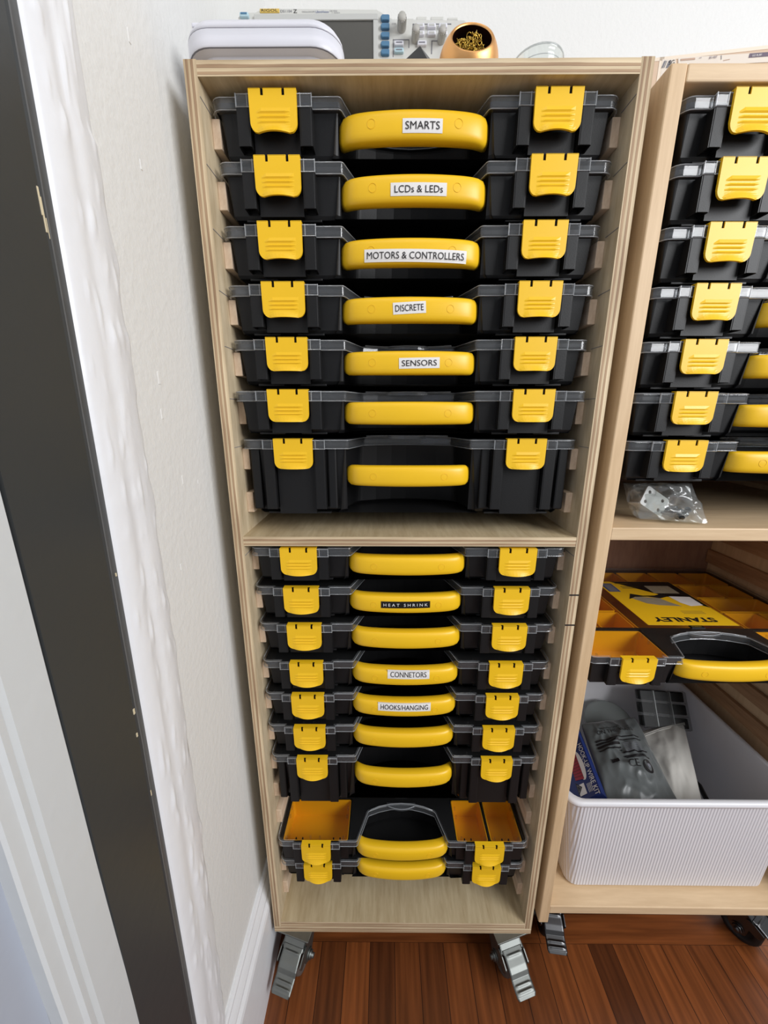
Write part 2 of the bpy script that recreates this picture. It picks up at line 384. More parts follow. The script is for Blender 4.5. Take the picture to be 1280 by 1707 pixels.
# ------------------------------------------------------------------ THE ROOM
ZF = -0.098
XW = -0.025
mb = MB(); mb.bx((-1.2, -1.2, ZF-0.03), (2.2, 0.62, ZF), FLOOR); struct('floor', mb)
mb = MB(); mb.bx((XW-0.12, 0.44, ZF), (2.2, 0.56, 2.5), WALL); struct('wall_back', mb)
mb = MB(); mb.bx((XW-0.12, -0.14, ZF), (XW, 0.44, 2.5), WALL)
for (u, v, s) in ((305, 800, 1), (330, 803, .5), (265, 630, 1.2), (270, 690, 1), (215, 60, 1), (235, 275, .8), (302, 945, .7), (300, 1265, .9)):
    p = onX(u, v, XW)
    mb.box((XW, p.y, p.z), (0.0010, 0.0035*s, 0.010*s), WALL, 0.00045)
struct('wall_left', mb)
# lumpy, many times painted edge of the wall beside the door casing
def edgeY(z): return -0.1895+0.0185*(z-0.2)/0.95
def lump(u, t):
    z = ZF+t*(2.4-ZF); w = 0.052+0.010*math.sin(z*3.1)-0.004*(z > 1.1)
    y = edgeY(z)+u*(w + 0.012*max(0, z-0.5))
    n1 = noise.noise(Vector((u*3, z*9, 2.0))); n2 = noise.noise(Vector((u*9, z*38, 7.0)))
    x = XW + 0.0005 + 0.0060*math.sin(PI*min(1, u*1.02))**0.5*(1+0.15*n1) + 0.0030*max(0, n2-0.20)*(1 if 0.1 < u < 0.95 else 0)
    x -= 0.0016*math.exp(-((u-0.42)/0.12)**2)
    if u > 0.9: y += 0.004*noise.noise(Vector((0, z*25, 3)))
    return (x, y, z)
mb = MB(); mb.grid(lump, 36, 520, TRIMW)
mb.bx((XW-0.10, -0.19, ZF), (XW-0.0005, -0.139, 2.4), TRIMW)
struct('trim_1', mb)
# charcoal casing with a worn, eased edge
mb = MB(); zs = [ZF+(2.4-ZF)*k/60 for k in range(61)]
lo = []
for z in zs:
    e = edgeY(z); j = 0.0012*noise.noise(Vector((1, z*14, 5)))
    b0 = -0.2575+0.004*(z-0.37)
    lo.append([(XW-0.06, e+0.0005, z), (XW+0.0005, e, z), (XW+0.0026, e-0.0085+j, z), (XW+0.0036, e-0.011+j, z), (XW+0.0030, e-0.013, z), (XW+0.0030, b0, z), (XW-0.06, b0, z)])
mb.loft(lo, CHARC)
for (u, v, w, h) in ((66, 335, .0012, .016), (72, 358, .0011, .020), (79, 381, .0006, .012), (223, 1186, .0020, .0055), (228, 1225, .0016, .004), (251, 1322, .0016, .006), (193, 958, .0012, .003)):
    p = onX(u, v, XW+0.0030); mb.box((XW+0.0031, p.y, p.z), (0.0010, w, h), CHIP, 0.0003)
struct('trim_2', mb)
# white jamb with a bead, then the blue-grey door
mb = MB()
prof = [(-0.06, -0.2565), (0.0010, -0.2565), (0.0030, -0.2585), (0.0030, -0.285), (0.0012, -0.287), (0.0, -0.2885), (0.004, -0.2905), (0.0042, -0.2945), (0.002, -0.297), (0.002, -0.3055), (0.0005, -0.3075), (-0.06, -0.3075)]
mb.loft([[(XW+a, b+0.0015*noise.noise(Vector((a*50, z*6, 1))), z) for a, b in prof] for z in zs], CASEW)
struct('trim_3', mb)
mb = MB(); mb.bx((XW-0.05, -1.15, ZF), (XW-0.008, -0.3076, 2.4), BLUEG); struct('door_1', mb)
# baseboard
mb = MB()
bp = [(0, 0.092), (0.004, 0.092), (0.0065, 0.088), (0.0065, 0.083), (0.010, 0.076), (0.0125, 0.070), (0.0125, 0.064), (0.0165, 0.058), (0.0180, 0.052), (0.0180, ZF), (0, ZF)]
mb.loft([[(XW+a, y, b) for a, b in bp] for y in [-0.152+0.0148*k for k in range(41)]], TRIMW)
struct('baseboard_left', bev(struct('baseboard_left', mb), .0008).data) if False else struct('baseboard_left', mb)

# ------------------------------------------------------------------ CASTERS
def make_caster(parent, loc, yaw, drop, wheel_r, metal, rubber, pedal=True, width=0.041, z_axle=None):
    """a swivel caster hanging from loc; drop = height from plate to floor; forward is local -Y"""
    root = bpy.data.objects.new('caster', None); COL.objects.link(root); root.parent = parent; root.location = loc; root.rotation_euler = (0, 0, yaw); root.empty_display_size = .02
    ax, az = -0.020, -(drop-wheel_r)
    hw = width/2
    mb = MB(); mb.box((0, 0, -0.0015), (0.062, 0.075, 0.003), metal, 0.0008)
    mb.lathe([(0.0, -0.003), (0.024, -0.003), (0.0255, -0.006), (0.0245, -0.0095), (0.018, -0.011), (0.0, -0.011)], metal, 28)
    obj('mounting_plate', mb, root)
    # fork: sheet bent over the top with two cheeks
    ztop = -0.011
    mb = MB(); th = 0.0022
    # top sheet: falls forward from the swivel to the fold above the pedal
    pts = [(0.024, ztop), (-0.010, ztop-0.002), (-0.022, ztop-0.008), (-0.037, -0.0315)]
    up = [[(x, y, z) for x in (-hw, -hw*.5, 0, hw*.5, hw)] for y, z in pts]; dn = [[(x, y+th*.4, z-th) for x in (-hw, -hw*.5, 0, hw*.5, hw)] for y, z in pts]
    mb.loft([[*a, *b[::-1]] for a, b in zip(up, dn)], metal)
    for sx in (-1, 1):
        pl = rounded([(0.024, ztop, .004), (-0.010, ztop-0.001, .004), (-0.022, ztop-0.008, .003), (-0.037, -0.0315, .003), (ax-0.012, az-0.010, .008), (ax+0.010, az-0.010, .008), (0.018, ztop-0.016, .006)])
        mb.loft([[(sx*(hw-th), y, z) for y, z in pl], [(sx*hw, y, z) for y, z in pl]], metal)
    obj('fork', mb, root)
    mb = MB(); MW = Matrix.Translation((0, ax, az)) @ Matrix.Rotation(PI/2, 4, 'Y')
    w2 = hw-0.006; r = wheel_r
    mb.lathe([(0.004, -w2*.8), (r*.62, -w2*.7), (r*.66, -w2), (r*.93, -w2), (r, -w2*.7), (r, w2*.7), (r*.93, w2), (r*.66, w2), (r*.62, w2*.7), (0.004, w2*.8)], rubber, 40, MW, True, True, True)
    obj('wheel', mb, root)
    mb = MB()
    mb.cyl((-hw-0.010, ax, az), (hw+0.010, ax, az), 0.0042, metal)
    for sx in (-1, 1):
        mb.cyl((sx*hw, ax, az), (sx*(hw+0.0055), ax, az), 0.0078, metal, 6)
        mb.cyl((sx*hw, ax, az), (sx*(hw+0.0018), ax, az), 0.0098, metal, 20)
    obj('axle_bolt', mb, root)
    if pedal:
        mb = MB(); pw = 0.0175
        prof = [(-0.0345, -0.0285), (-0.0400, -0.0305), (-0.055, -0.037), (-0.061, -0.041), (-0.065, -0.0465), (-0.071, -0.049), (-0.084, -0.053), (-0.087, -0.0555)]
        loops = []
        nx = 12
        for k in range(len(prof)-1):
            for q in range(12):
                t = q/12; y = prof[k][0]*(1-t)+prof[k+1][0]*t; z = prof[k][1]*(1-t)+prof[k+1][1]*t
                loops.append((y, z))
        loops.append(prof[-1]); LL = []
        for y, z in loops:
            wv = pw*(1.08 if y > -0.040 else 1.0)*(1 if y > -0.084 else (1-0.12*((-0.084-y)/0.003)))
            rib = 0
            for yc, hgt in ((-0.0425, .0016), (-0.0725, .0018), (-0.0795, .0018)):
                rib += hgt*math.exp(-((y-yc)/0.0016)**2)
            row = [(-wv+2*wv*i/nx, y, z + (rib if 2 <= i <= nx-2 else 0)) for i in range(nx+1)]
            low = [(x, y+.0008, zz-0.0016) for x, _, zz in row]
            LL.append(row+low[::-1])
        mb.loft(LL, metal, smooth=True)
        for sx in (-1, 1):      # side ears that clip the pedal over the fork
            pl = rounded([(-0.026, -0.030, .003), (-0.040, -0.0315, .002), (-0.056, -0.039, .003), (-0.050, -0.054, .006), (-0.030, -0.050, .006)])
            mb.loft([[(sx*(hw+0.0004), y, z) for y, z in pl], [(sx*(hw+0.0022), y, z) for y, z in pl]], metal)
        obj('brake_pedal', mb, root)
    return root

# ------------------------------------------------------------------ THE PLYWOOD CABINET
PW, PH, PD = 0.4572, 1.2331, 0.375
ply = thing('plywood_cabinet', 'tall narrow plywood cabinet with exposed laminated edges on two casters beside the white wall', 'cabinet', (0, 0, 0))
def panel(name, a, b, face, edge, axis, parent, ease=.0006, label=None):
    """a sheet between corners a and b: broad faces in the face material, edges laminated"""
    c = [(p+q)/2 for p, q in zip(a, b)]; d = [abs(q-p) for p, q in zip(a, b)]
    mb = MB(); mb.box((0, 0, 0), d, face)
    o = obj(name, mb, parent, c, label=label)
    if edge:
        o.data.materials.append(edge); k = 'XYZ'.index(axis)
        for p in o.data.polygons:
            if abs(p.normal[k]) < 0.5: p.material_index = 1
    return o
panel('side_panel', (0, 0, T), (T, PD, PH), PLY_FACE, EDGE_SIDE, 'X', ply)
panel('side_panel', (PW-T, 0, T), (PW, PD, PH), PLY_FACE, EDGE_SIDE, 'X', ply)
panel('top_panel', (T, 0, PH-T-.0008), (PW-T, PD, PH-.0008), PLY_FACE_X, EDGE_FLAT, 'Z', ply)
panel('bottom_panel', (T, 0, T), (PW-T, PD, 2*T), PLY_FACE_X, EDGE_FLAT, 'Z', ply)
panel('base_panel', (0, 0, 0), (PW, PD, T), PLY_FACE_X, EDGE_FLAT, 'Z', ply)
panel('shelf', (T, 0.0004, 0.7318), (PW-T, PD, 0.7318+T), PLY_FACE_X, EDGE_FLAT, 'Z', ply)
mb = MB(); mb.bx((T, PD-0.006, 2*T), (PW-T, PD, PH-T), PLY_BACK); obj('back_panel', mb, ply)
ROWS = [  # front of lid Y, centre X, lid top Z, deep
    (.0149, .2273, 1.2138, 0), (.0140, .2282, 1.1578, 0), (.0164, .2261, 1.1000, 0), (.0142, .2262, 1.0409, 0), (.0140, .2266, .9835, 0), (.0042, .2268, .9257, 0), (.0140, .2270, .8682, 1),
    (.0074, .2271, .7151+.0125, 0), (.0136, .2260, .6555+.0125, 0), (.0129, .2274, .5991+.0125, 0), (.0125, .2273, .5381+.0125, 0), (.0127, .2265, .4826+.0125, 0), (.0140, .2260, .4232+.0125, 0), (.0137, .2272, .3650+.0125, 1),
    (.0077, .2266, .1940+.0125, 0), (.0133, .2267, .1395+.0125, 0)]
runz = [r[2]-.0127-(.0024 if i == 15 else 0) for i, r in enumerate(ROWS)] + [ROWS[6][2]-.0127-.0576, .3650-.0576, .3650-2*.0576, .1395-.0576]
mbr = MB(); mbr.box((0, 0, 0), (0.0088, 0.34, 0.027), PINE, 0.0007); RUN = mbr.mesh('runner')
for z in runz:
    for x in (T+.0044, PW-T-.0044):
        obj('runner', RUN, ply, (x, 0.0255+0.17, z-0.0135))
mb = MB(); mb.box((0, 0, 0), (.0004, .025, .0006), SEAM); PLN = mb.mesh('pencil_line')
for z in runz[:8]:
    for x in (T+.0002, PW-T-.0002): obj('pencil_line', PLN, ply, (x, .0135, z+.0033))
for v, u0, u1 in ((992, 949, 964), (1042, 942, 957)):
    a = onY(u0, v, 0); b = onY(u1, v, 0); mb = MB(); mb.bx((max(a.x, PW-T), -0.0003, a.z-.0010), (PW+.0002, .0010, a.z+.0010), INK); obj('pen_mark', mb, ply)
for x, yaw in ((0.0425, -0.27), (0.4150, 0.27)):
    make_caster(ply, (x, 0.029, 0), yaw, -ZF, 0.031, ZINC, RUBBER)
for x, yaw in ((0.0425, 0.3), (0.4150, -0.3)):
    make_caster(ply, (x, 0.325, 0), yaw, -ZF, 0.031, ZINC, RUBBER, pedal=False)

# ------------------------------------------------------------------ THE ORGANIZER BOXES
BW, BD = 0.42, 0.318
LCX = 0.1440                                   # latch centre from the middle
def notch(): return [(-.0765, 0, .004), (-.0600, .050, .006), (-.040, .0575, 0), (-.020, .0620, 0), (0, .0635, 0), (.020, .0620, 0), (.040, .0575, 0), (.0600, .050, .006), (.0765, 0, .004)]
def outline(boss):
    p = [(-.21, 0, .010)]
    def b(c):
        return [(c-.0385, 0, 0), (c-.0385, -.0042, 0), (c+.0385, -.0042, 0), (c+.0385, 0, 0)] if boss else []
    return rounded(p + b(-LCX) + notch() + b(LCX) + [(.21, 0, .010), (.21, BD, .014), (-.21, BD, .014)])
LIDH = 0.0125
def lid_mesh():
    o = outline(True); mb = MB()
    i1 = offset(o, .0015)
    o2 = offset(o, .0022)
    mb.loft([zl(o, -LIDH), zl(offset(o, -.0006), -LIDH+.0006), zl(o, -LIDH+.0016), zl(o, -.0026), zl(offset(o, .0006), -.0010), zl(o2, 0)], LIPM, False, False)
    mb.add(zl(o2, 0), [list(range(len(o2)))], LIDM)
    mb.loft([zl(o, -LIDH), zl(i1, -LIDH)], LIPM, False, False)
    # pale strips by the latches and tubes round the lip: edge highlights put into colour
    for c in (-LCX, LCX):
        for d in (-.0385, -.0270, .0270, .0385): mb.bx((c+d-.0005, -.0048, -LIDH), (c+d+.0005, -.0030, -.0006), GLINTM, .0002)
    loop = zl(offset(o, -.0001), -.0014); mb.tube(loop+loop[:1], .00055, GLINTM, 6)
    loop = zl(offset(o, -.0003), -LIDH+.0006); mb.tube(loop+loop[:1], .00045, GLINTM, 6)
    # clear finger tab at the middle of the handle opening
    arc = [(-.026+.052*k/12, .0600-.0060*(1-((k-6)/6)**2)+.0012*((k-6)/6)**2-.001) for k in range(13)]
    back = [(x, .0650) for x, y in arc][::-1]
    mb.loft([zl(arc+back, -.0035), zl(arc+back, .0006)], LIPM)
    rimp = [(-.056, .0515), (-.040, .0582), (-.020, .0627), (0, .0642), (.020, .0627), (.040, .0582), (.056, .0515)]
    mb.tube([(x, y, .0004) for x, y in rimp], .0011, GLINTM, 6)  # pale tubes stand in for the glint along the arc edges
    mb.tube([(x, y, .0006) for x, y in arc], .0008, GLINTM, 6)
    # clear locating pegs that hold the cups
    for (x, y) in [(sx*px, py) for sx in (-1, 1) for px in (.100, .140, .156, .196) for py in (.009,)] + [(sx*px, py) for sx in (-1, 1) for px in (.097, .199) for py in (.045, .060)]:
        mb.box((x, y, -.006), (.003, .003, .008), LIDM, .0008)
    return mb.mesh('lid')
CUPS_F = [(-.2035, .0035, -.0905, .0775), (.0905, .0035, .1465, .0775), (.1480, .0035, .2035, .0775)]
CUPS_R = []
for j, (y0, y1) in enumerate(((.0825, .1375), (.139, .1905), (.192, .2465), (.248, .309))):
    xs = [-.2035, -.150, -.0905] if j < 3 else [-.2035, -.136, -.068, 0, .068, .136, .2035]
    cells = list(zip(xs[:-1], xs[1:]))
    if j < 3: cells += [(.0905, .150), (.1505, .2035)] if j != 1 else [(.0905, .2035)]
    if j < 3: cells += [(-.090, .090)] if j == 0 else []
    for a, b in cells:
        if (a, b) == (-.090, .090): CUPS_R.append((a, .0825, b, .2465))
        else: CUPS_R.append((a+.0006, y0, b-.0006, y1))
def body_mesh(h, pockets):
    mb = MB(); base = outline(False)
    z0, z1 = -.0045, -h
    rim = offset(base, .0020); o1 = offset(base, .0065); o2 = offset(base, .0070+.018*h/.0505*.35)
    mb.loft([zl(rim, -.0085), zl(o1, -.0115), zl(o1, -.0118), zl(offset(base, .0066+.004*h/.05), -h+.004), zl(o2, -h)], BLACK, False, True)
    mb.loft([zl(rim, -.0085), zl(rim, z0)], BLACK, False, False)
    # top deck with rectangular pockets
    bm = bmesh.new()
    def ring(pts):
        vs = [bm.verts.new(p) for p in pts]
        return [bm.edges.new((vs[i], vs[(i+1) % len(vs)])) for i in range(len(vs))]
    E = ring(zl(rim, z0)); pk = pockets
    for x0, y0, x1, y1 in pk: E += ring([(x0, y0, z0), (x1, y0, z0), (x1, y1, z0), (x0, y1, z0)])
    bmesh.ops.triangle_fill(bm, edges=E, use_beauty=True, use_dissolve=False)
    if pk:
        kill = []
        for f in bm.faces:
            c = f.calc_center_median()
            if any(x0 < c.x < x1 and y0 < c.y < y1 for x0, y0, x1, y1 in pk): kill.append(f)
        bmesh.ops.delete(bm, geom=kill, context='FACES_ONLY')
    mb.bm(bm, BLACK)
    for x0, y0, x1, y1 in pk:
        t = .0015; zb = -h+.003
        A = [(x0, y0), (x1, y0), (x1, y1), (x0, y1)]; B = [(x0+t, y0+t), (x1-t, y0+t), (x1-t, y1-t), (x0+t, y1-t)]
        mb.loft([zl(A, z0), zl(B, zb)], BLACK, False, True)
    # hollow ribs either side of each latch
    for c in (-LCX, LCX):
        for s in (-1, 1):
            x = c+s*.0320; zb = -.0450 if h < .07 else -h+.008
            for xx in (x-.0056, x+.0056): mb.bx((xx-.0010, -.0036, zb), (xx+.0010, .014, -.0118), BLACK)
            mb.bx((x-.0056, -.0040, zb), (x+.0056, -.0022, -.0118), BLACK, .0004)
            mb.bx((x-.0048, -.0022, zb+.004), (x+.0048, .012, zb+.0055), DARK)
        mb.bx((c-.024, .0035, -h+.0004), (c+.024, .010, -.030), BLACK)
        # low feet along the bottom edge
        for s in (-1, 1): mb.bx((c+s*.026-.016, .011, -h-.0016), (c+s*.026+.016, .030, -h+.001), BLACK, .0006)
    if h > .07:
        for x in (-.196, -.098, .098, .196): mb.bx((x-.006, .0042, -h+.006), (x+.006, .012, -.0118), BLACK, .002)
    return mb.mesh('body')
def latch_mesh():
    mb = MB(); hw = .0245
    xr = [-1, -.86, -.72, -.505, -.385, -.2, 0, .2, .385, .505, .72, .86, 1]
    zs = [-.0360, -.0352, -.0340, -.0320, -.0300, -.0282, -.0268, -.0255, -.0240, -.0226, -.0212, -.0198, -.0184, -.0150, -.0100, -.0050, .0002, .0008]
    def half(z):
        r = .0085; q = z+.0360
        w = hw-.0004 if q >= r else hw-.0004-(r-math.sqrt(max(0, r*r-(r-q)**2)))*0.95
        return w*(0.985+0.015*min(1, q/.03))
    X = [(lambda j, k=k: k*half(zs[j])) for k in xr]
    def yf(x, z):
        lip = max(0, (-.0270-z)/.0090)
        b = -.0046*min(1, lip)**1.5*max(0, 1-(x/.0165)**2)
        rib = 0
        if abs(x) < .0138:
            for zc in (-.0184, -.0226, -.0268): rib = min(rib, -.0011*max(0, 1-abs(z-zc)/.0015))
        rim = .0007 if .0005 < hw-abs(x) < .0035 and z > -.028 else 0
        return -.0082+b+rib*1.0
    K = lambda i, j: not (zs[j] >= -.0051 and i in (3, 8))
    plate(mb, X, zs, K, yf, lambda x, z: yf(x, z)+.0024 if z < -.028 else -.0052, YELLOW, False)
    mb.bx((-.0241, -.0056, .0002), (.0241, .0008, .0012), YELLOW, .0004)
    for x0, x1 in ((-.0241, -.0124), (-.0095, .0095), (.0124, .0241)):
        mb.bx((x0, -.0082, .0002), (x1, -.0050, .0012), YELLOW, .0003)
    for x in (-.0109, .0109): mb.bx((x-.0014, -.0068, -.0050), (x+.0014, -.0052, .0013), DARK)
    return mb.mesh('latch')
HZ = {0: -.0262, 1: -.0468}
def hy(x): return .0035+.0085*(x/.083)**2+.0150*(x/.083)**10
def handle_mesh():
    mb = MB(); L = .0832; n = 44; loops = []; m = 20; hd = .0095
    for k in range(n+1):
        s = -1+2*k/n
        x = L*(math.sin(s*PI/2)*.35+s*.65) if False else L*(s if abs(s) < .8 else math.copysign(.8+.2*math.sin((abs(s)-.8)/.2*PI/2), s))
        hh = .0129+.0007*(1-(x/L)**2)
        e = L-abs(x)
        q = 1.0 if e > .0115 else math.sqrt(max(0.0, 1-((.0115-e)/.0115)**2))
        hh = max(.0006, hh*q); dd = max(.0006, hd*(.35+.65*q))
        loop = []
        for t in range(m):
            a = 2*PI*t/m; c, sn = math.cos(a), math.sin(a)
            pw = .55
            loop.append((x, hy(x)+dd*math.copysign(abs(c)**pw, c)*1.0, hh*math.copysign(abs(sn)**.62, sn)))
        loops.append(loop)
    mb.loft(loops, YELLOW, smooth=True)
    for x in (-.045, .045):                     # faint moulded rings
        pts = [(x+.0042*math.cos(a), 0, .0042*math.sin(a)) for a in [2*PI*q/20 for q in range(21)]]
        mb.tube([(px, hy(px)-hd-.00005, pz) for px, _, pz in pts], .00016, YELLOW, 6)
    return mb.mesh('handle')
def tag_mesh():
    mb = MB(); mb.box((0, .0770, .0009), (.022, .0075, .0018), BLACK, .0004)
    put_text(mb, 'STANLEY', .016, .0034, OLIVE, lambda x, y: (x, .0770+y, .00186))
    return mb.mesh('maker_plaque')
LID, BODY, DEEP = lid_mesh(), body_mesh(.0500, CUPS_F), body_mesh(.0972, [])
BODY_ALL = body_mesh(.0500, CUPS_F+[(-.2035, .0825, .2035, .309)])
BODY_PLAIN = body_mesh(.0500, [])
LATCH, HANDLE, PLAQUE = latch_mesh(), handle_mesh(), tag_mesh()
def cup_mesh(x0, y0, x1, y1):
    mb = MB(); w, d = (x1-x0)/2, (y1-y0)/2; t = .0012; zt, zb = -.0065, -.0435
    def rr(hx, hy_): return rounded([(-hx, -hy_, .003), (hx, -hy_, .003), (hx, hy_, .003), (-hx, hy_, .003)], 2)
    mb.loft([zl(rr(w-.003, d-.003), zb), zl(rr(w-.0017, d-.0017), zt), zl(rr(w-.0017-t, d-.0017-t), zt), zl(rr(w-.003-t, d-.003-t), zb+t)], CUP, True, True)
    return mb.mesh('cup')
_cups = {}
def cup(parent, r):
    k = (round(r[2]-r[0], 4), round(r[3]-r[1], 4))
    if k not in _cups: _cups[k] = cup_mesh(0, 0, *k)
    obj('cup', _cups[k], parent, ((r[0]+r[2])/2, (r[1]+r[3])/2, 0))
def sticker_mesh():
    """product sticker lying under the lid: printed upside down as seen from the handle side"""
    mb = MB(); z = .0003
    mb.bx((-.0735, .0835, z-.0002), (.0745, .2475, z), YELLOW)
    def poly(pts, m, dz=.00012):
        mb.add([(x, y, z+dz) for x, y in pts], [list(range(len(pts)))], m)
    poly([(-.045, .2470), (.074, .2470), (.074, .1420)], TAPE)
    poly([(.012, .228), (.060, .228), (.060, .196), (.012, .196)][::1], PHOTOG, .0002)
    poly([(.030, .184), (.068, .182), (.068, .150), (.044, .147), (.034, .160)], PAPER, .0002)
    poly([(-.070, .238), (-.048, .238), (-.048, .202), (-.070, .202)], BLUEINK, .0002)
    poly([(-.067, .235), (-.051, .235), (-.051, .205), (-.067, .205)], SEAM, .0003)
    for y, x0, x1 in ((.236, -.040, -.016), (.222, -.036, -.002), (.216, -.036, -.010)): poly([(x0, y), (x1, y), (x1, y+.004), (x0, y+.004)], OLIVE)
    poly([(-.050, .172), (-.036, .194), (-.016, .186), (.006, .187), (.020, .193), (.030, .184), (.010, .176), (-.010, .182), (-.034, .181)], INK, .0002)
    poly([(-.044, .176), (-.030, .182), (.008, .177), (.014, .164), (.028, .146), (-.010, .150), (-.028, .156)], PHOTOG, .00015)
    for y in (.128, .124, .120): poly([(.012, y), (.050, y), (.050, y+.0018), (.012, y+.0018)], OLIVE)
    put_text(mb, 'STANLEY', .104, .0145, INK, lambda x, y: (-x-.002, .1005-y, z+.0002), .028)
    return mb.mesh('product_sticker')
STICK = sticker_mesh()
def label_mesh(cx, w, h, txt, style, tilt=0.0, dz=0.0, tw=.84, th=.52):
    mb = MB(); base = TAPE if style == 'tape' else PAPER; ink = WHITEINK if style == 'tape' else INK
    ct, st = math.cos(tilt), math.sin(tilt)
    def P(x, z, lift):
        X = cx+x*ct-z*st; Z = dz+x*st+z*ct
        zz = min(1, abs(Z)/.0136); cv = (1-zz**3.2)**(1/3.6) if zz < 1 else 0
        return (X, hy(X)-.0095*max(.86, cv)-lift, Z)
    mb.grid(lambda a, b: P((a-.5)*w, (b-.5)*h, .00035), 40, 10, base, False)
    put_text(mb, txt, w*tw, h*th, ink, lambda x, y: P(x, y, .0009))
    return mb.mesh('name_label')
def organizer(loc, label, deep=0, rot=(0, 0, 0), group=None, cups='front', name_label=None, sticker=False, plaque=False):
    t = thing('deep_parts_organizer' if deep else 'parts_organizer', label, 'parts organizer', loc, rot, group)
    obj('body', DEEP if deep else {'all': BODY_ALL, 'front': BODY, 'none': BODY_PLAIN}[cups], t)
    obj('lid', LID, t)
    for s in (-1, 1): obj('latch', LATCH, t, (s*LCX, 0, 0))
    obj('handle', HANDLE, t, (0, 0, HZ[deep]))
    if not deep and cups != 'none':
        for r in CUPS_F: cup(t, r)
        if cups == 'all':
            for r in CUPS_R: cup(t, r)
    if sticker: obj('product_sticker', STICK, t)
    if plaque: obj('maker_plaque', PLAQUE, t)
    if name_label: obj('name_label', label_mesh(*name_label[0]), t, (0, 0, HZ[deep]), label=name_label[1])
    return t
def lab(u0, v0, u1, v1, row, txt, style='paper', tilt=0.0, tw=.86, th=.55):
    Yf, Xc, Zt, dp = ROWS[row]; Y = Yf-.006
    a = onY(u0, (v0+v1)/2, Y); b = onY(u1, (v0+v1)/2, Y); c = onY((u0+u1)/2, v0, Y); d = onY((u0+u1)/2, v1, Y)
    return ((a.x+b.x)/2-Xc, b.x-a.x, c.z-d.z, txt, style, tilt, (c.z+d.z)/2-Zt-HZ[dp], tw, th)
GU, GL = 'parts organizers in the upper bay of the plywood cabinet', 'parts organizers in the lower bay of the plywood cabinet'
D = [
    ('black organizer with yellow handle labelled SMARTS at the top of the plywood cabinet', lab(671, 197, 738, 221, 0, 'SMARTS'), 'white paper label reading SMARTS', 'none'),
    ('black organizer with yellow handle labelled LCDs & LEDs', lab(651, 304, 745, 326, 1, 'LCDs & LEDs'), 'white paper label reading LCDs & LEDs', 'none'),
    ('black organizer with yellow handle carrying the wide MOTORS & CONTROLLERS label', lab(607, 415, 779, 436, 2, 'MOTORS & CONTROLLERS', tilt=-.01, tw=.95), 'wide white paper label reading MOTORS & CONTROLLERS', 'none'),
    ('black organizer with yellow handle carrying the small DISCRETE label', lab(655, 503, 710, 523, 3, 'DISCRETE', tilt=.05), 'small white paper label reading DISCRETE', 'none'),
    ('black organizer with yellow handle labelled SENSORS', lab(665, 596, 733, 614, 4, 'SENSORS', tilt=.02), 'white paper label reading SENSORS', 'none'),
    ('unlabelled shallow black organizer between the SENSORS organizer and the deep one above the shelf', None, None, 'none'),
    ('deep black organizer with yellow handle, sitting just above the plywood shelf', None, None, 'none'),
    ('unlabelled black organizer at the top of the lower bay, tight under the plywood shelf', None, None, 'none'),
    ('black organizer with yellow handle carrying the black embossed HEAT SHRINK tape', lab(635, 1003, 717, 1014, 8, 'H E A T   S H R I N K', 'tape', tilt=.01, tw=.90, th=.42), 'black embossed tape reading HEAT SHRINK', 'none'),
    ('unlabelled black organizer between the HEAT SHRINK and CONNETORS organizers', None, None, 'none'),
    ('black organizer with yellow handle labelled CONNETORS', lab(646, 1118, 716, 1132, 11, 'CONNETORS') if False else lab(646, 1118, 716, 1132, 10, 'CONNETORS', tilt=-.01), 'white paper label reading CONNETORS', 'none'),
    ('black organizer with yellow handle labelled HOOKS/HANGING', lab(630, 1173, 718, 1186, 11, 'HOOKS/HANGING', tilt=-.005, tw=.90), 'white paper label reading HOOKS/HANGING', 'none'),
    ('unlabelled shallow black organizer between the HOOKS/HANGING organizer and the deep one below', None, None, 'none'),
    ('deep black organizer in the lower bay, right above the organizer with yellow cups in view', None, None, 'none'),
    ('black organizer with yellow cups showing under its clear lid, upper of the bottom pair', None, None, 'all'),
    ('lowest black organizer of the plywood cabinet, tucked beneath the one showing yellow cups', None, None, 'none'),
]
for i, ((Yf, Xc, Zt, dp), (lb, nl, nlb, cp)) in enumerate(zip(ROWS, D)):
    organizer((Xc, Yf, Zt), lb, dp, (0, .010 if i == 15 else 0, 0), GU if i < 7 else GL, cp, (nl, nlb) if nl else None, sticker=(i == 14), plaque=(i >= 7))

# ------------------------------------------------------------------ THE BEECH CABINET
RX0, RX1, RY0, RD, RZ0, RZ1, RT = .4687, .9345, -.004, .345, .036, 1.2255, .0165
TILT = 0.0042
def rc(x, y, z):      # the cabinet leans a hair to the right
    return (x+TILT*(z-.62), y, z)
bee = thing('beech_cabinet', 'light beech cabinet at the right edge, standing beside the plywood cabinet', 'cabinet', rc(RX0, 0, RZ0), (0, TILT, 0))
bl = lambda a, b: (tuple(p-q for p, q in zip(a, (RX0, 0, RZ0))), tuple(p-q for p, q in zip(b, (RX0, 0, RZ0))))
def bpanel(name, a, b, m, bv=.0015):
    a, b = bl(a, b); c = [(p+q)/2 for p, q in zip(a, b)]; d = [abs(q-p) for p, q in zip(a, b)]
    mb = MB(); mb.box((0, 0, 0), d, m, bv); return obj(name, mb, bee, c)
bpanel('side_panel', (RX0, RY0, RZ0), (RX0+RT, RD, RZ1), BEECH)
bpanel('side_panel', (RX1-RT, RY0, RZ0), (RX1, RD, RZ1), BEECH)
bpanel('top_panel', (RX0+RT, RY0, 1.2108), (RX1-RT, RD, RZ1), BEECH_X)
bpanel('shelf', (RX0+RT-.001, RY0, .7421), (RX1-RT, RD-.01, .7590), BEECH_X)
bpanel('bottom_panel', (RX0+RT-.001, RY0, .0590), (RX1-RT, RD-.01, .0765), BEECH_X)
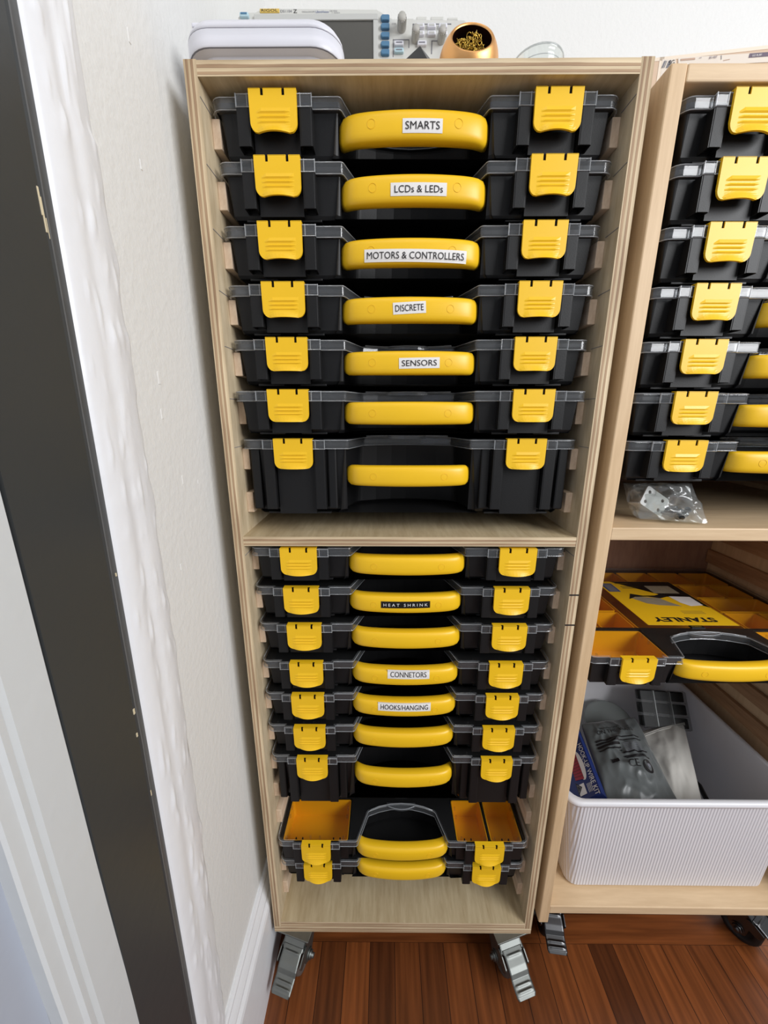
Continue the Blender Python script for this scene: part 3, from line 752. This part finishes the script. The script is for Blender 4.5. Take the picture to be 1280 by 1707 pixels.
bpanel('back_panel', (RX0+RT, RD-.010, .0600), (RX1-RT, RD, 1.2108), BEECH_BACK, 0)
RTOP = [1.2018, 1.1460, 1.0900, 1.0342, .9784, .9224, .8668]
OZ = .5650
mbr = MB(); mbr.box((0, 0, 0), (0.0085, 0.315, 0.029), BEECH_RUN, 0.0007); BRUN = mbr.mesh('runner')
rz = [z-.0127 for z in RTOP] + [.8668-.0127-.0558] + [OZ-.0127+.0558*k for k in (2, 1, 0, -1, -2, -3, -4)]
for z in rz:
    for x in (RX0+RT+.0043, RX1-RT-.0043):
        a, _ = bl((x, .018+.1575, z-.0145), (0, 0, 0)); obj('runner', BRUN, bee, a)
for x, y, yw, pd in ((.5235, .086, -.10, True), (.893, .075, .50, True), (.535, .29, .4, False), (.870, .29, .4, False)):
    a, _ = bl((x, y, .0590-.0285), (0, 0, 0)); mb = MB(); mb.box((0, 0, 0), (.066, .080, .057), BEECH_RUN, .001); obj('riser_block', mb, bee, a)
    a, _ = bl((x, y, .0590-.0570), (0, 0, 0)); make_caster(bee, a, yw, .0590-.0570-ZF, .033, CHROME, DRUBBER, pedal=pd)
RL = ['topmost black organizer of the beech cabinet, under its top board', 'black organizer second from the top of the beech cabinet', 'black organizer third from the top of the beech cabinet',
      'black organizer in the middle of the beech cabinet stack, fourth of seven', 'black organizer third from the bottom of the beech cabinet stack', 'black organizer second from the bottom of the beech cabinet stack', 'lowest black organizer of the beech cabinet stack, right above the hardware bag']
RY = [-.001, -.001, -.001, .002, .003, .002, .001]
for z, y, l in zip(RTOP, RY, RL):
    organizer(rc(.7000, y, z), l, 0, (0, TILT, 0), 'parts organizers in the upper bay of the beech cabinet', 'none')
organizer(rc(.6985, .0045, OZ), 'open-fronted organizer full of yellow cups with a large yellow sticker, below the beech shelf', 0, (0, TILT, 0), None, 'all', None, True, True)

# ------------------------------------------------------------------ WHITE BIN AND ITS CONTENTS
bx0, bx1, by0, by1, bzt, bzb = .4925, .8900, .0085, .318, .2900, .0772
def rect(x0, y0, x1, y1, r, z, seg=6): return zl(rounded([(x0, y0, r), (x1, y0, r), (x1, y1, r), (x0, y1, r)], seg), z)
bin_ = thing('storage_bin', 'white ribbed plastic bin full of electronics bits on the bottom board of the beech cabinet', 'bin', ((bx0+bx1)/2, (by0+by1)/2, bzb))
o_ = bin_.location.copy()
def sub(loops): return [[(p[0]-o_.x, p[1]-o_.y, p[2]-o_.z) for p in l] for l in loops]
dl, dr = .031, .013
mb = MB()
mb.loft(sub([rect(bx0+dl+.005, by0+.020, bx1-dr-.005, by1-.020, .016, bzb), rect(bx0+dl, by0+.0165, bx1-dr, by1-.0165, .018, bzb+.004), rect(bx0+.0075, by0+.0068, bx1-.0075, by1-.0068, .026, bzt-.010)]), RIBBED, True, False)
mb.loft(sub([rect(bx0+.0100, by0+.0100, bx1-.0100, by1-.0100, .024, bzt-.002), rect(bx0+dl+.003, by0+.0195, bx1-dr-.003, by1-.0195, .016, bzb+.004)]), BINW, False, True)
obj('tub', mb, bin_)
mb = MB()
mb.loft(sub([rect(bx0+.0075, by0+.0068, bx1-.0075, by1-.0068, .026, bzt-.010), rect(bx0+.001, by0+.001, bx1-.001, by1-.001, .024, bzt-.0095), rect(bx0, by0, bx1, by1, .024, bzt-.006), rect(bx0+.0008, by0+.0008, bx1-.0008, by1-.0008, .024, bzt-.0015), rect(bx0+.003, by0+.003, bx1-.003, by1-.003, .024, bzt), rect(bx0+.0085, by0+.0085, bx1-.0085, by1-.0085, .024, bzt), rect(bx0+.0100, by0+.0100, bx1-.0100, by1-.0100, .024, bzt-.002)]), BINW, False, False, True)
obj('rim', mb, bin_)

# navy kit carton standing against the left wall of the bin
P1 = onZ(1012, 1338, .276); P0 = onZ(966, 1228, .270)
ky = math.atan2(P1.x-P0.x, -(P1.y-P0.y))
kit = thing('wire_kit_carton', 'navy HOOK-UP WIRE KIT carton showing a red wire spool, inside the white bin', 'carton', (0, 0, 0))
kl = .150
ux = (P1-P0); ux.z = 0; ux.normalize()
KM = Matrix(((ux.x, -ux.y, 0.0, P1.x-ux.x*.012), (ux.y, ux.x, 0.0, P1.y-ux.y*.012+.012), (0, 0, 1, .2740), (0, 0, 0, 1))) @ Matrix.Rotation(-.80, 4, 'X')
kit.matrix_world = KM
# local: +x runs to the front, the printed face looks along -y, top edge at z = 0
mb = MB(); mb.bx((-kl, 0, -.056), (0.004, .016, 0), NAVY, .0006); obj('carton_box', mb, kit)
mb = MB(); fz = -.0004
def kp(pts, m, d=.0): mb.add([(x, fz-d, z*.50) for x, z in pts], [list(range(len(pts)))], m)
def ell(cx, cz, rx, rz, rot=0, n=28): return [(cx+rx*math.cos(a)*math.cos(rot)-rz*math.sin(a)*math.sin(rot), cz+rx*math.cos(a)*math.sin(rot)+rz*math.sin(a)*math.cos(rot)) for a in [2*PI*k/n for k in range(n)]]
put_text(mb, 'HOOK-UP WIRE KIT', .104, .0085, WHITEINK, lambda x, y: (x-.046, fz-.0008, y-.0062))
kp(ell(-.058, -.040, .030, .017, .05), PAPER, .0001)
kp([(-.088, -.040), (-.030, -.040), (-.034, -.074), (-.084, -.074)], REDW, .0003)
for q in range(9): kp([(-.087+.0062*q, -.041), (-.0862+.0062*q, -.041), (-.0842+.0056*q, -.074), (-.0850+.0056*q, -.074)], INK, .0004)
kp([(-.024, -.048), (-.004, -.048), (-.004, -.075), (-.024, -.075)], PAPER, .0003)
for q in range(4): kp([(-.020, -.024-.005*q), (-.004, -.024-.005*q), (-.004, -.0225-.005*q), (-.020, -.0225-.005*q)], WHITEINK, .0003)
kp([(-.030, -.078), (-.006, -.078), (-.018, -.058)], TAPE, .0005); kp([(-.0255, -.0755), (-.0105, -.0755), (-.018, -.063)], SEAM, .0006); kp([(-.0235, -.0745), (-.0125, -.0745), (-.018, -.0653)], TAPE, .0007)
obj('printed_face', mb, kit, label='printed carton face with red wire spool and white lettering')

def pillow(mb, c, bulge, m, seed, nu=30, nv=30, wr=.35, freq=7, back=True, prints=None):
    """soft pouch over the quad c (p00,p10,p11,p01), puffed out along its normal, creased"""
    c = [Vector(p) for p in c]; nrm = (c[1]-c[0]).cross(c[3]-c[0]).normalized()
    def S(a, b, s=1):
        p = c[0]*(1-a)*(1-b)+c[1]*a*(1-b)+c[2]*a*b+c[3]*(1-a)*b
        e = (max(0, math.sin(PI*a))*max(0, math.sin(PI*b)))**.55
        q = Vector((a*freq, b*freq, seed)); cre = abs(noise.noise(q))*1.0+.5*abs(noise.noise(q*2.3))
        return p+nrm*(s*bulge*e*(1+wr*(.8-1.9*cre))+.0035*noise.noise(Vector((a*4, b*4, seed+5)))*(1 if 0 < a < 1 and 0 < b < 1 else .4))
    mb.grid(lambda a, b: S(a, b, 1), nu, nv, m)
    if back: mb.grid(lambda a, b: S(a, b, -.5), nu, nv, m)
    return S, nrm
GREYBAG = clear('grey_bag_film', (.30, .32, .32), (.17, .185, .185), .65, .34, 1.45)
# grey plastic pouch with printed barcode
mb = MB()
q = [onZ(1016, 1352, .252), onZ(1138, 1352, .240), onZ(1058, 1196, .266), onZ(968, 1207, .272)]
ctr = sum(q, Vector())/4
S, nr = pillow(mb, [p-ctr for p in q], .022, GREYBAG, 3.3, nu=70, nv=70, wr=.36, freq=3.4)
def pr(pts, m): 
    vs = [S(a, b)+nr*.0012 for a, b in pts]; mb.add(vs, [list(range(len(vs)))], m)
def strip(a0, a1, b0, b1, m, n=10):
    vs = [S(a0+(a1-a0)*k/n, b)+nr*.0012 for b in (b0, b1) for k in range(n+1)]
    mb.add(vs, [(k, k+1, n+2+k, n+1+k) for k in range(n)], m)
for b0, w in ((.690, .020), (.655, .022), (.610, .028), (.570, .016), (.540, .012), (.500, .008), (.455, .014)): strip(.10 if b0 > .56 else .40, .42 if b0 > .52 else .74, b0, b0+w, INK)
for b0 in (.690, .648, .505, .440): strip(.42, .80, b0, b0+.012, INK)
for k in range(6): strip(.46, .76, .52+.018*k, .524+.018*k, SEAM)
put_text(mb, 'ON THE WAYS', .60, .050, INK, lambda x, y: S(.46+x, .800+y)+nr*.0012)
put_text(mb, 'Newfits UNO Smart', .50, .028, INK, lambda x, y: S(.48+x, .850+y)+nr*.0012)
put_text(mb, 'CE', .17, .075, INK, lambda x, y: S(.50+x, .385+y)+nr*.0012)
pr([(.70+.075*math.cos(t), .345+.065*math.sin(t)) for t in [2*PI*k/24 for k in range(24)]], INK)
pr([(.705+.028*math.cos(t), .350+.028*math.sin(t)) for t in [2*PI*k/16 for k in range(12)]], SEAM)
strip(.20, .30, .41, .45, INK)
tag(obj('plastic_pouch', mb, None, ctr), 'dark grey crinkled pouch with printed barcode and CE mark inside the white bin', 'pouch')
# white sealed pouch
mb = MB()
q = [onZ(1110, 1350, .222), onZ(1174, 1352, .222), onZ(1138, 1200, .250), onZ(1062, 1222, .240)]
ctr = sum(q, Vector())/4
S, nr = pillow(mb, [p-ctr for p in q], .014, POUCH, 9.1, wr=.22, freq=3)
o = tag(obj('white_pouch', mb, None, ctr), 'plain off-white sealed pouch leaning beside the barcode pouch in the white bin', 'pouch')
mb = MB(); a, b = [p-ctr for p in (q[3], q[2])]; dn = ((q[1]-ctr)-b).normalized()
mb.tube([a+dn*.012+nr*.004, (a+b)/2+dn*.010+nr*.006, b+dn*.012+nr*.004], .0016, POUCH); mb.tube([a+dn*.016+nr*.004, (a+b)/2+dn*.014+nr*.007, b+dn*.016+nr*.004], .0012, POUCH)
obj('seal_strip', mb, o)
# round translucent tub
p = onZ(1014, 1204, .225)
mb = MB(); mb.lathe([(0, -.028), (.040, -.028), (.044, -.026), (.048, -.004), (.050, -.002), (.050, .002), (.047, .003), (.045, .001), (0, .001)], FROST, 40)
tag(obj('round_tub', mb, None, (p.x, p.y, p.z), (.35, -.15, 0)), 'round translucent grey plastic tub behind the barcode pouch in the white bin', 'tub')
# divided clear case with dark parts
A = onZ(1062, 1212, .190); B = onZ(1132, 1208, .190)
case = thing('divided_case', 'small clear divided case of dark parts standing at the back of the white bin', 'case', tuple(onY(1104, 1182, .235)), (.95, .0, -.10))
cw, ch = .100, .078
mb = MB(); mb.box((0, 0, 0), (cw, ch, .020), CLEARM, .004); obj('case_shell', mb, case)
mb = MB()
for x in (-cw/6, cw/6): mb.box((x, 0, 0), (.0015, ch-.006, .015), FROST)
for y in (-.012, .014): mb.box((0, y, 0), (cw-.006, .0012, .015), CLEARM)
obj('dividers', mb, case)
mb = MB()
for i in range(3):
    for j in range(3): mb.box(((i-1)*cw/3+.001*random.uniform(-1, 1), (-.0255, .001, .0265)[j], -.003), (.029, .020, .012), DARK, .002)
obj('dark_parts', mb, case)
# black cable end lying at the right of the pouches
mb = MB(); mb.tube([onZ(1150, 1295, .20), onZ(1166, 1310, .20), onZ(1176, 1330, .20), onZ(1186, 1345, .20), onZ(1200, 1362, .18)], .0045, TAPE)
tag(obj('cable', mb), 'short black cable right of the white pouch in the white bin', 'cable')

# ------------------------------------------------------------------ BAG OF HARDWARE ON THE BEECH SHELF
zs_ = .7592
q = [onZ(1066, 865, zs_+.004), onZ(1181, 873, zs_+.002), onY(1152, 806, .040), onY(1042, 806, .055)]
ctr = sum(q, Vector())/4
mb = MB()
S, nr = pillow(mb, [p-ctr for p in q], .016, BAGM, 4.4, wr=.75, freq=3.2, back=False)
mb.grid(lambda a, b: (Vector((S(a, b).x, S(a, b).y+.035*math.sin(PI*a)*math.sin(PI*b)+.004, max(zs_+.0006-ctr.z, S(a, b).z-.010*math.sin(PI*b))))), 24, 24, BAGM)
tag(obj('hardware_bag', mb, None, ctr), 'crumpled clear plastic bag of metal hardware lying on the beech shelf', 'bag')
c0 = onY(1091, 836, .030)
mb = MB(); bw_, bh_ = .040, .027
bm = bmesh.new()
def ring(pts):
    vs = [bm.verts.new((x, 0, z)) for x, z in pts]; return [bm.edges.new((vs[i], vs[(i+1) % len(vs)])) for i in range(len(vs))]
E_ = ring(rounded([(-bw_/2, -bh_/2, .003), (bw_/2, -bh_/2, .003), (bw_/2, bh_/2, .003), (-bw_/2, bh_/2, .003)]))
H = [(-.013, -.007), (-.013, .007), (.011, -.007), (.011, .007)]
for hx, hz in H: E_ += ring([(hx+.0024*math.cos(a), hz+.0024*math.sin(a)) for a in [2*PI*k/12 for k in range(12)]])
bmesh.ops.triangle_fill(bm, edges=E_, use_beauty=True)
bmesh.ops.delete(bm, geom=[f for f in bm.faces if any((f.calc_center_median()-Vector((hx, 0, hz))).length < .0023 for hx, hz in H)], context='FACES_ONLY')
r_ = bmesh.ops.extrude_face_region(bm, geom=bm.faces[:]); bmesh.ops.translate(bm, vec=(0, .0016, 0), verts=[v for v in r_['geom'] if isinstance(v, bmesh.types.BMVert)])
mb.bm(bm, GREYPL2)
mb.bx((-bw_/2, .0016, -bh_/2), (bw_/2, .018, -bh_/2+.0016), GREYPL2)
tag(obj('metal_bracket', mb, None, c0, (-.25, .55, .1)), 'pale mounting bracket with four holes inside the clear bag on the beech shelf', 'bracket')
def screw_mesh():
    mb = MB(); mb.lathe([(0, 0), (.0042, 0), (.0042, .0026), (.0019, .0032), (.0019, .018), (.0004, .021)], CHROME, 16, None, True, True, True)
    for k in range(9): mb.lathe([(.0018, .0045+.0015*k), (.0025, .0052+.0015*k), (.0018, .0059+.0015*k)], CHROME, 14)
    return mb.mesh('screw')
SCR = screw_mesh()
for k, (u, v) in enumerate(((1143, 852), (1152, 857), (1138, 862), (1160, 862), (1128, 856), (1148, 866), (1163, 854))):
    p = onZ(u, v, zs_+.0055+.0012*(k % 3))
    tag(obj('screw', SCR, None, (p.x-.004, p.y+.014, p.z), (1.40, random.uniform(-.2, .2), random.uniform(-1.7, -.3))), 'small steel screw inside the clear hardware bag', 'screw', 'screws in the hardware bag')

# ------------------------------------------------------------------ THINGS ON TOP OF THE PLYWOOD CABINET
ZT = PH
# white rounded device
def rrect(x0, y0, x1, y1, r, z, seg=8): return zl(rounded([(x0, y0, r), (x1, y0, r), (x1, y1, r), (x0, y1, r)], seg), z)
dev = thing('white_device', 'white rounded plastic device with thin seams on the left front of the plywood cabinet top', 'device', (.0735, .090, ZT))
mb = MB(); hw_, hd_ = .0800, .082
R0 = .030
mb.loft([rrect(-hw_+.012, -hd_+.012, hw_-.012, hd_-.012, .022, 0), rrect(-hw_+.010, -hd_+.010, hw_-.010, hd_-.010, .024, .0145)], WHITEPL, True, True)
obj('foot_plinth', mb, dev)
mb = MB()
mb.loft([rrect(-hw_+.0095, -hd_+.0095, hw_-.0095, hd_-.0095, .024, .0142), rrect(-hw_+.0014, -hd_+.0014, hw_-.0014, hd_-.0014, .029, .0144)], WHITEPL, True, False)
mb.loft([rrect(-hw_+.0014, -hd_+.0014, hw_-.0014, hd_-.0014, .029, .0144), rrect(-hw_+.0004, -hd_+.0004, hw_-.0004, hd_-.0004, .0298, .0150)], SEAM, False, False)
mb.loft([rrect(-hw_+.0004, -hd_+.0004, hw_-.0004, hd_-.0004, .0298, .0150), rrect(-hw_, -hd_, hw_, hd_, R0, .0165), rrect(-hw_, -hd_, hw_, hd_, R0, .0290)], WHITEPL, False, True, True)
obj('lower_shell', mb, dev)
mb = MB(); mb.loft([rrect(-hw_+.0012, -hd_+.0012, hw_-.0012, hd_-.0012, R0, .0288), rrect(-hw_+.0012, -hd_+.0012, hw_-.0012, hd_-.0012, R0, .0298)], SEAM); obj('seam', mb, dev, label='thin grey seam line')
mb = MB()
mb.loft([rrect(-hw_, -hd_, hw_, hd_, R0, .0296), rrect(-hw_+.001, -hd_+.001, hw_-.001, hd_-.001, R0, .034), rrect(-hw_+.004, -hd_+.004, hw_-.004, hd_-.004, R0-.002, .0385), rrect(-hw_+.010, -hd_+.010, hw_-.010, hd_-.010, R0-.006, .041), rrect(-hw_+.03, -hd_+.03, hw_-.03, hd_-.03, .02, .0415)], WHITEPL, True, True, True)
obj('top_shell', mb, dev)
for x0, x1 in ((-.052, -.006), (.000, .022), (-.070, -.056)):
    mb = MB(); mb.bx((x0, -hd_+.012, .0395), (x1, -hd_+.045, .0430), WHITEPL, .0012); obj('button', mb, dev)

# oscilloscope
YS = .182
osc = thing('oscilloscope', 'light grey oscilloscope with dark screen and blue buttons behind the white device', 'oscilloscope', (.155, YS, ZT))
def O(u, v, dy=0.0): p = onY(u, v, YS); return (p.x-.155, dy, p.z-ZT)
z_b = 0.008
fp = [(-.156, z_b), (.153, z_b)]
top = [O(783, 40), O(775, 31), O(655, 29), O(628, 13), O(438, 11), O(424, 18), O(404, 18), O(396, 26)]
fp = [(-.156, z_b+.004), (-.152, z_b), (.151, z_b), (.155, z_b+.004)] + [(p[0], p[2]) for p in top]
mb = MB()
def fl(y, off): return [(x, y, z) for x, z in offset(fp, off)]
mb.loft([fl(0, .0022), fl(.0025, 0), fl(.022, 0), fl(.030, .004), fl(.105, .010)], GREYPL)
for x in (-.12, .12): mb.bx((x-.012, .01, 0), (x+.012, .03, .009), DRUBBER, .001); mb.bx((x-.012, .075, 0), (x+.012, .095, .012), DRUBBER, .001)
obj('case', mb, osc)
def onf(pts, y=-.0003): return [O(u, v, y) for u, v in pts]
# screen bezel and screen
mb = MB(); a = O(424, 28); b = O(628, 120)
bl_, br_, bt_ = a[0], b[0], a[2]
def fr_box(mb, u0, v0, u1, v1, y0, y1, m, bv=.0008):
    p = O(u0, v0); q = O(u1, v1); mb.bx((p[0], y0, q[2]), (q[0], y1, p[2]), m, bv)
sb = .045
p = O(424, 27); q = O(630, 36)
mb.bx((p[0], -.0030, q[2]), (q[0], .001, p[2]), GREYPL2, .0006)
mb.bx((O(622, 30)[0], -.0029, sb+.0001), (q[0]-.0001, .001, q[2]-.0001), GREYPL2, .0006); mb.bx((p[0]+.0001, -.0029, sb+.0001), (O(432, 30)[0], .001, q[2]-.0001), GREYPL2, .0006); mb.bx((p[0], -.0030, sb-.008), (q[0], .001, sb), GREYPL2, .0006)
obj('screen_bezel', mb, osc)
mb = MB(); mb.bx((O(432, 38)[0], -.0012, sb), (O(622, 38)[0], .001, q[2]), SCREEN); obj('screen', mb, osc)
# blue soft keys
for u, v in ((642, 33), (642, 47), (642, 61.5), (642, 76.5), (642, 90)):
    p = O(u, v); mb = MB()
    pl = [(-.0060, .0012), (-.0042, -.0030), (.0048, -.0030), (.0056, -.0020), (.0056, .0020), (.0048, .0030), (-.0042, .0030)]
    pl = [(-.0060, -.0010), (-.0042, -.0030), (.0048, -.0030), (.0056, -.0020), (.0056, .0020), (.0048, .0030), (-.0042, .0030), (-.0060, .0010)]
    mb.loft([[(x, .001, z) for x, z in pl], [(x, -.0032, z) for x, z in pl], [(x*.86, -.0040, z*.82) for x, z in pl]], BLUEB); obj('soft_key', mb, osc, (p[0], 0, p[2]))
p = O(408, 28); mb = MB(); mb.box((0, -.001, 0), (.012, .006, .0052), PALEB, .0016); mb.bx((-.004, -.0044, -.0004), (.004, -.0038, .0014), BLUEB); obj('menu_key', mb, osc, (p[0], 0, p[2]))
# badge and printed names
mb = MB(); p = O(433, 15); q = O(466, 22); mb.bx((p[0], -.0009, q[2]), (q[0], .001, p[2]), GOLD, .0006)
pc = ((p[0]+q[0])/2, (p[2]+q[2])/2); put_text(mb, 'RIGOL', (q[0]-p[0])*.84, (p[2]-q[2])*.62, INK, lambda x, y: (pc[0]+x, -.0011, pc[1]+y)); obj('maker_badge', mb, osc)
mb = MB()
for txt, u, v, w, h, m in (('DS1104', 477, 19, .0150, .0026, SEAM), ('Z', 492, 19, .0050, .0036, INK), ('OSCILLOSCOPE', 514, 20, .017, .0015, SEAM), ('UltraVision', 537, 20, .017, .0024, BLUEINK), ('100 MHz', 556, 18.6, .010, .0014, SEAM), ('1 GSa/s', 560, 21.4, .010, .0014, SEAM)):
    p = O(u, v); put_text(mb, txt, w, h, m, lambda x, y, p=p: (p[0]+x, -.0004, p[2]+y))
p0 = O(553, 14.5); p1 = O(563, 14.5); p2 = O(569, 22)
obj('printed_names', mb, osc)
# control panel
for (u, v, r) in ((669.5, 47, .0058), (692, 66, .0050), (735, 68, .0050)):
    p = O(u, v); mb = MB()
    mb.lathe([(0, -.017), (r*.80, -.017), (r*.88, -.0155), (r, 0)], KNOB, 28, Matrix.Rotation(-PI/2, 4, 'X') if False else Matrix(((1, 0, 0, 0), (0, 0, 1, 0), (0, 1, 0, 0), (0, 0, 0, 1))))
    for k in range(14):
        a_ = 2*PI*k/14; mb.box((r*.92*math.cos(a_), -.008, r*.92*math.sin(a_)), (.0009, .015, .0009), GREYPL2)
    obj('knob', mb, osc, (p[0], 0, p[2]))
for r_i, v in enumerate((46, 58.5)):
    for u in (700, 719, 738):
        p = O(u, v); mb = MB(); mb.box((0, -.0012, 0), (.0112, .0055, .0046), WHITEPL, .0012); mb.bx((-.0034, -.00425, -.0010), (.0034, -.0039, .0010), GREYPL2); obj('key', mb, osc, (p[0], 0, p[2]))
for u, v, m in ((665, 75, WHITEPL), (665, 87, PALEB), (703, 75, WHITEPL)):
    p = O(u, v); mb = MB(); mb.box((0, -.0012, 0), (.0125, .0055, .0050), m, .0012); mb.bx((-.004, -.00425, -.0006), (.004, -.0039, .0006), SEAM); obj('key', mb, osc, (p[0], 0, p[2]))
mb = MB()
for (u0, v0, u1, v1) in ((688, 40, 752, 41), (688, 40, 689, 70), (655, 66, 681, 67), (655, 66, 656, 95), (681, 66, 682, 80), (719, 68, 720, 90), (719, 68, 730, 69)):
    p = O(u0, v0); q = O(u1, v1); mb.bx((p[0], -.0004, q[2]), (q[0], .001, p[2]), SEAM)
for u, t_, w in ((657, 'LEVEL', .006),): 
    p = O(u, 40); put_text(mb, t_, w, .0014, SEAM, lambda x, y, p=p: (p[0]+x, -.0006, p[2]+y))
obj('panel_lines', mb, osc)
mb = MB()
for u0, u1, dz in ((676, 690, .001), (694, 712, .003), (718, 740, .003), (746, 764, .002)):
    p = O(u0, 29.5); q = O(u1, 29.5); mb.bx((p[0], .002, p[2]-.001), (q[0], .02, p[2]+dz), GREYPL, .001)
obj('top_tabs', mb, osc)

# copper solder-tip cleaner
pot = thing('copper_cup', 'round copper cup of brass shavings on the plywood cabinet top', 'cup', (.2895, .075, ZT))
tl = 1.08
MP = Matrix.Translation((0, 0, .0440)) @ Matrix.Rotation(tl, 4, 'X')
R_ = .0330
prof = []
for k in range(25):
    th = -PI/2+ (PI/2+.79)*k/24; prof.append((R_*math.cos(th), R_*math.sin(th)))
mb = MB(); mb.lathe(prof + [(R_*math.cos(.79)-.0012, R_*math.sin(.79)+.0004), (R_*math.cos(.79)-.0022, R_*math.sin(.79)-.001)], COPPER, 48, MP)
mb.lathe([(0.0225, 0), (.0232, .002), (.0190, .005), (.0150, .018)], COPPER, 36, None, True, True, False)
obj('cup_shell', mb, pot)
ri = R_*math.cos(.79)-.0020; zi = R_*math.sin(.79)
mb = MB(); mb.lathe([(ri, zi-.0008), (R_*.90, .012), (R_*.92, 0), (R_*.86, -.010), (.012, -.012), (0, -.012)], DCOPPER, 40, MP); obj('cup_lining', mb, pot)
mb = MB(); rnd = random.Random(5)
for k in range(260):
    a_ = rnd.uniform(0, 2*PI); rr_ = .0195*math.sqrt(rnd.random()); ht = .0300-.013*(rr_/.0195)**2
    c_ = Vector((rr_*math.cos(a_), rr_*math.sin(a_)-.002, rnd.uniform(-.004, ht-.004)))
    ax_ = Vector((rnd.uniform(-1, 1), rnd.uniform(-1, 1), rnd.uniform(-1, 1))).normalized(); qx = ax_.to_track_quat('Z', 'Y'); cr = rnd.uniform(.0012, .0026)
    mb.tube([c_+qx @ Vector((cr*math.cos(t), cr*math.sin(t), .0007*t-.002)) for t in [k2*.8 for k2 in range(9)]], .00042, BRASS, 5, MP)
bs = obj('brass_shavings', mb, pot); bs['kind'] = 'stuff'
# black pyramid
ap = onY(700, 77, .030)
mb = MB(); hh_ = ap.z-ZT; b_ = .037
mb.loft([[(b_*math.cos(a), b_*.62*math.sin(a), 0) for a in (-1.32, .25, PI-1.32, PI+.25)], [(.0004*math.cos(a), .0004*math.sin(a), hh_) for a in (-1.32, .25, PI-1.32, PI+.25)]], TAPE)
tag(obj('black_pyramid', mb, None, (ap.x, .030, ZT)), 'small black pyramid in front of the oscilloscope, left of the copper cup', 'ornament')
# small glass dish
gp = onY(896, 90, .075)
mb = MB(); gh = onY(900, 68, .047).z-ZT
mb.lathe([(0, .0), (.0230, .0), (.0268, .003), (.0268, gh-.004), (.0280, gh-.003), (.0280, gh-.0004), (.0272, gh), (.0258, gh), (.0254, gh-.004), (.0250, .0045), (.0215, .0025), (0, .0025)], GLASS, 48, Matrix.Identity(4))
mb.tube([(.0272*math.cos(2*PI*k/40), .0272*math.sin(2*PI*k/40), gh-.001) for k in range(41)], .0008, LIPM, 6)
mb.tube([(.0262*math.cos(2*PI*k/40), .0262*math.sin(2*PI*k/40), gh-.009) for k in range(41)], .0004, LIPM, 6)
tag(obj('glass_dish', mb, None, (.367, .075, ZT)), 'small clear glass jar at the right end of the plywood cabinet top', 'glass jar')
# ------------------------------------------------------------------ CARDBOARD BOX ON THE BEECH CABINET
CA = -.13; CL, CD, CH = .46, .16, .0735
cu = Vector((math.cos(CA), math.sin(CA), 0)); cn = Vector((-math.sin(CA), math.cos(CA), 0))
c_fl = Vector((.462, .106, RZ1+.0015))            # front left lower corner
c_o = c_fl+cu*CL/2+cn*CD/2
cbx = thing('cardboard_box', 'long tan cardboard box with white printed labels lying on the beech cabinet top', 'cardboard box', tuple(c_o), (0, 0, CA))
def cf(u, v):
    d = _ray(u, v); t = (c_fl-CAM).dot(cn)/d.dot(cn); p = CAM+d*t-c_o; return (p.dot(cu), p.z)
mb = MB(); mb.box((0, 0, CH/2), (CL, CD, CH), CARD, .0012); obj('carton', mb, cbx)
yb_ = -CD/2
mb = MB()
def F(x, z, d=.0004): return (x, yb_-d, z)
def fpx(pts, m, d=.0004): mb.add([F(*cf(u, v), d) for u, v in pts], [list(range(len(pts)))], m)
def ft(txt, u, v, w, h, m, d=.0009):
    c = cf(u, v); put_text(mb, txt, w, h, m, lambda x, y: F(c[0]+x, c[1]+y, d))
fpx([(1097, 150), (1128, 150), (1126, 99), (1104, 99)], CREAM)
for k, w in enumerate((2.5, 1, 3, 1)): fpx([(1105+3.6*k-3, 114), (1105+3.6*k+w-3, 114), (1107+3.6*k+w, 102), (1107+3.6*k, 102)], SEAM, .0007)
ft('SG', 1119, 105, .006, .0045, INK)
fpx([(1130, 112), (1300, 103), (1300, 86), (1130, 97)], CREAM)
fpx([(1134, 102), (1158, 100), (1158, 97), (1134, 99)], TANINK, .0007)
ft('80.VBT', 1188, 96.5, .0085, .0022, PURPLEINK); ft('ok', 1167, 97, .0026, .0013, PURPLEINK)
fpx([(1201, 100), (1202, 100), (1202, 93), (1201, 93)], SEAM, .0007)
fpx([(1205, 102), (1216, 100), (1216, 99), (1205, 101)], TANINK, .0007)
fpx([(1247, 97), (1300, 93), (1300, 86), (1249, 90)], PURPLEINK, .0007)
ft('GO RUBY', 1261, 93, .0100, .0018, PAPER)
obj('printed_labels', mb, cbx)
mb = MB(); mb.bx((-CL/2+.055, yb_-.0003, .03), (-CL/2+.060, yb_+.04, CH+.0004), TAPEB); mb.bx((-CL/2+.002, yb_-.0003, CH-.003), (CL/2-.002, yb_+.002, CH+.0004), TAPEB); obj('box_tape', mb, cbx)
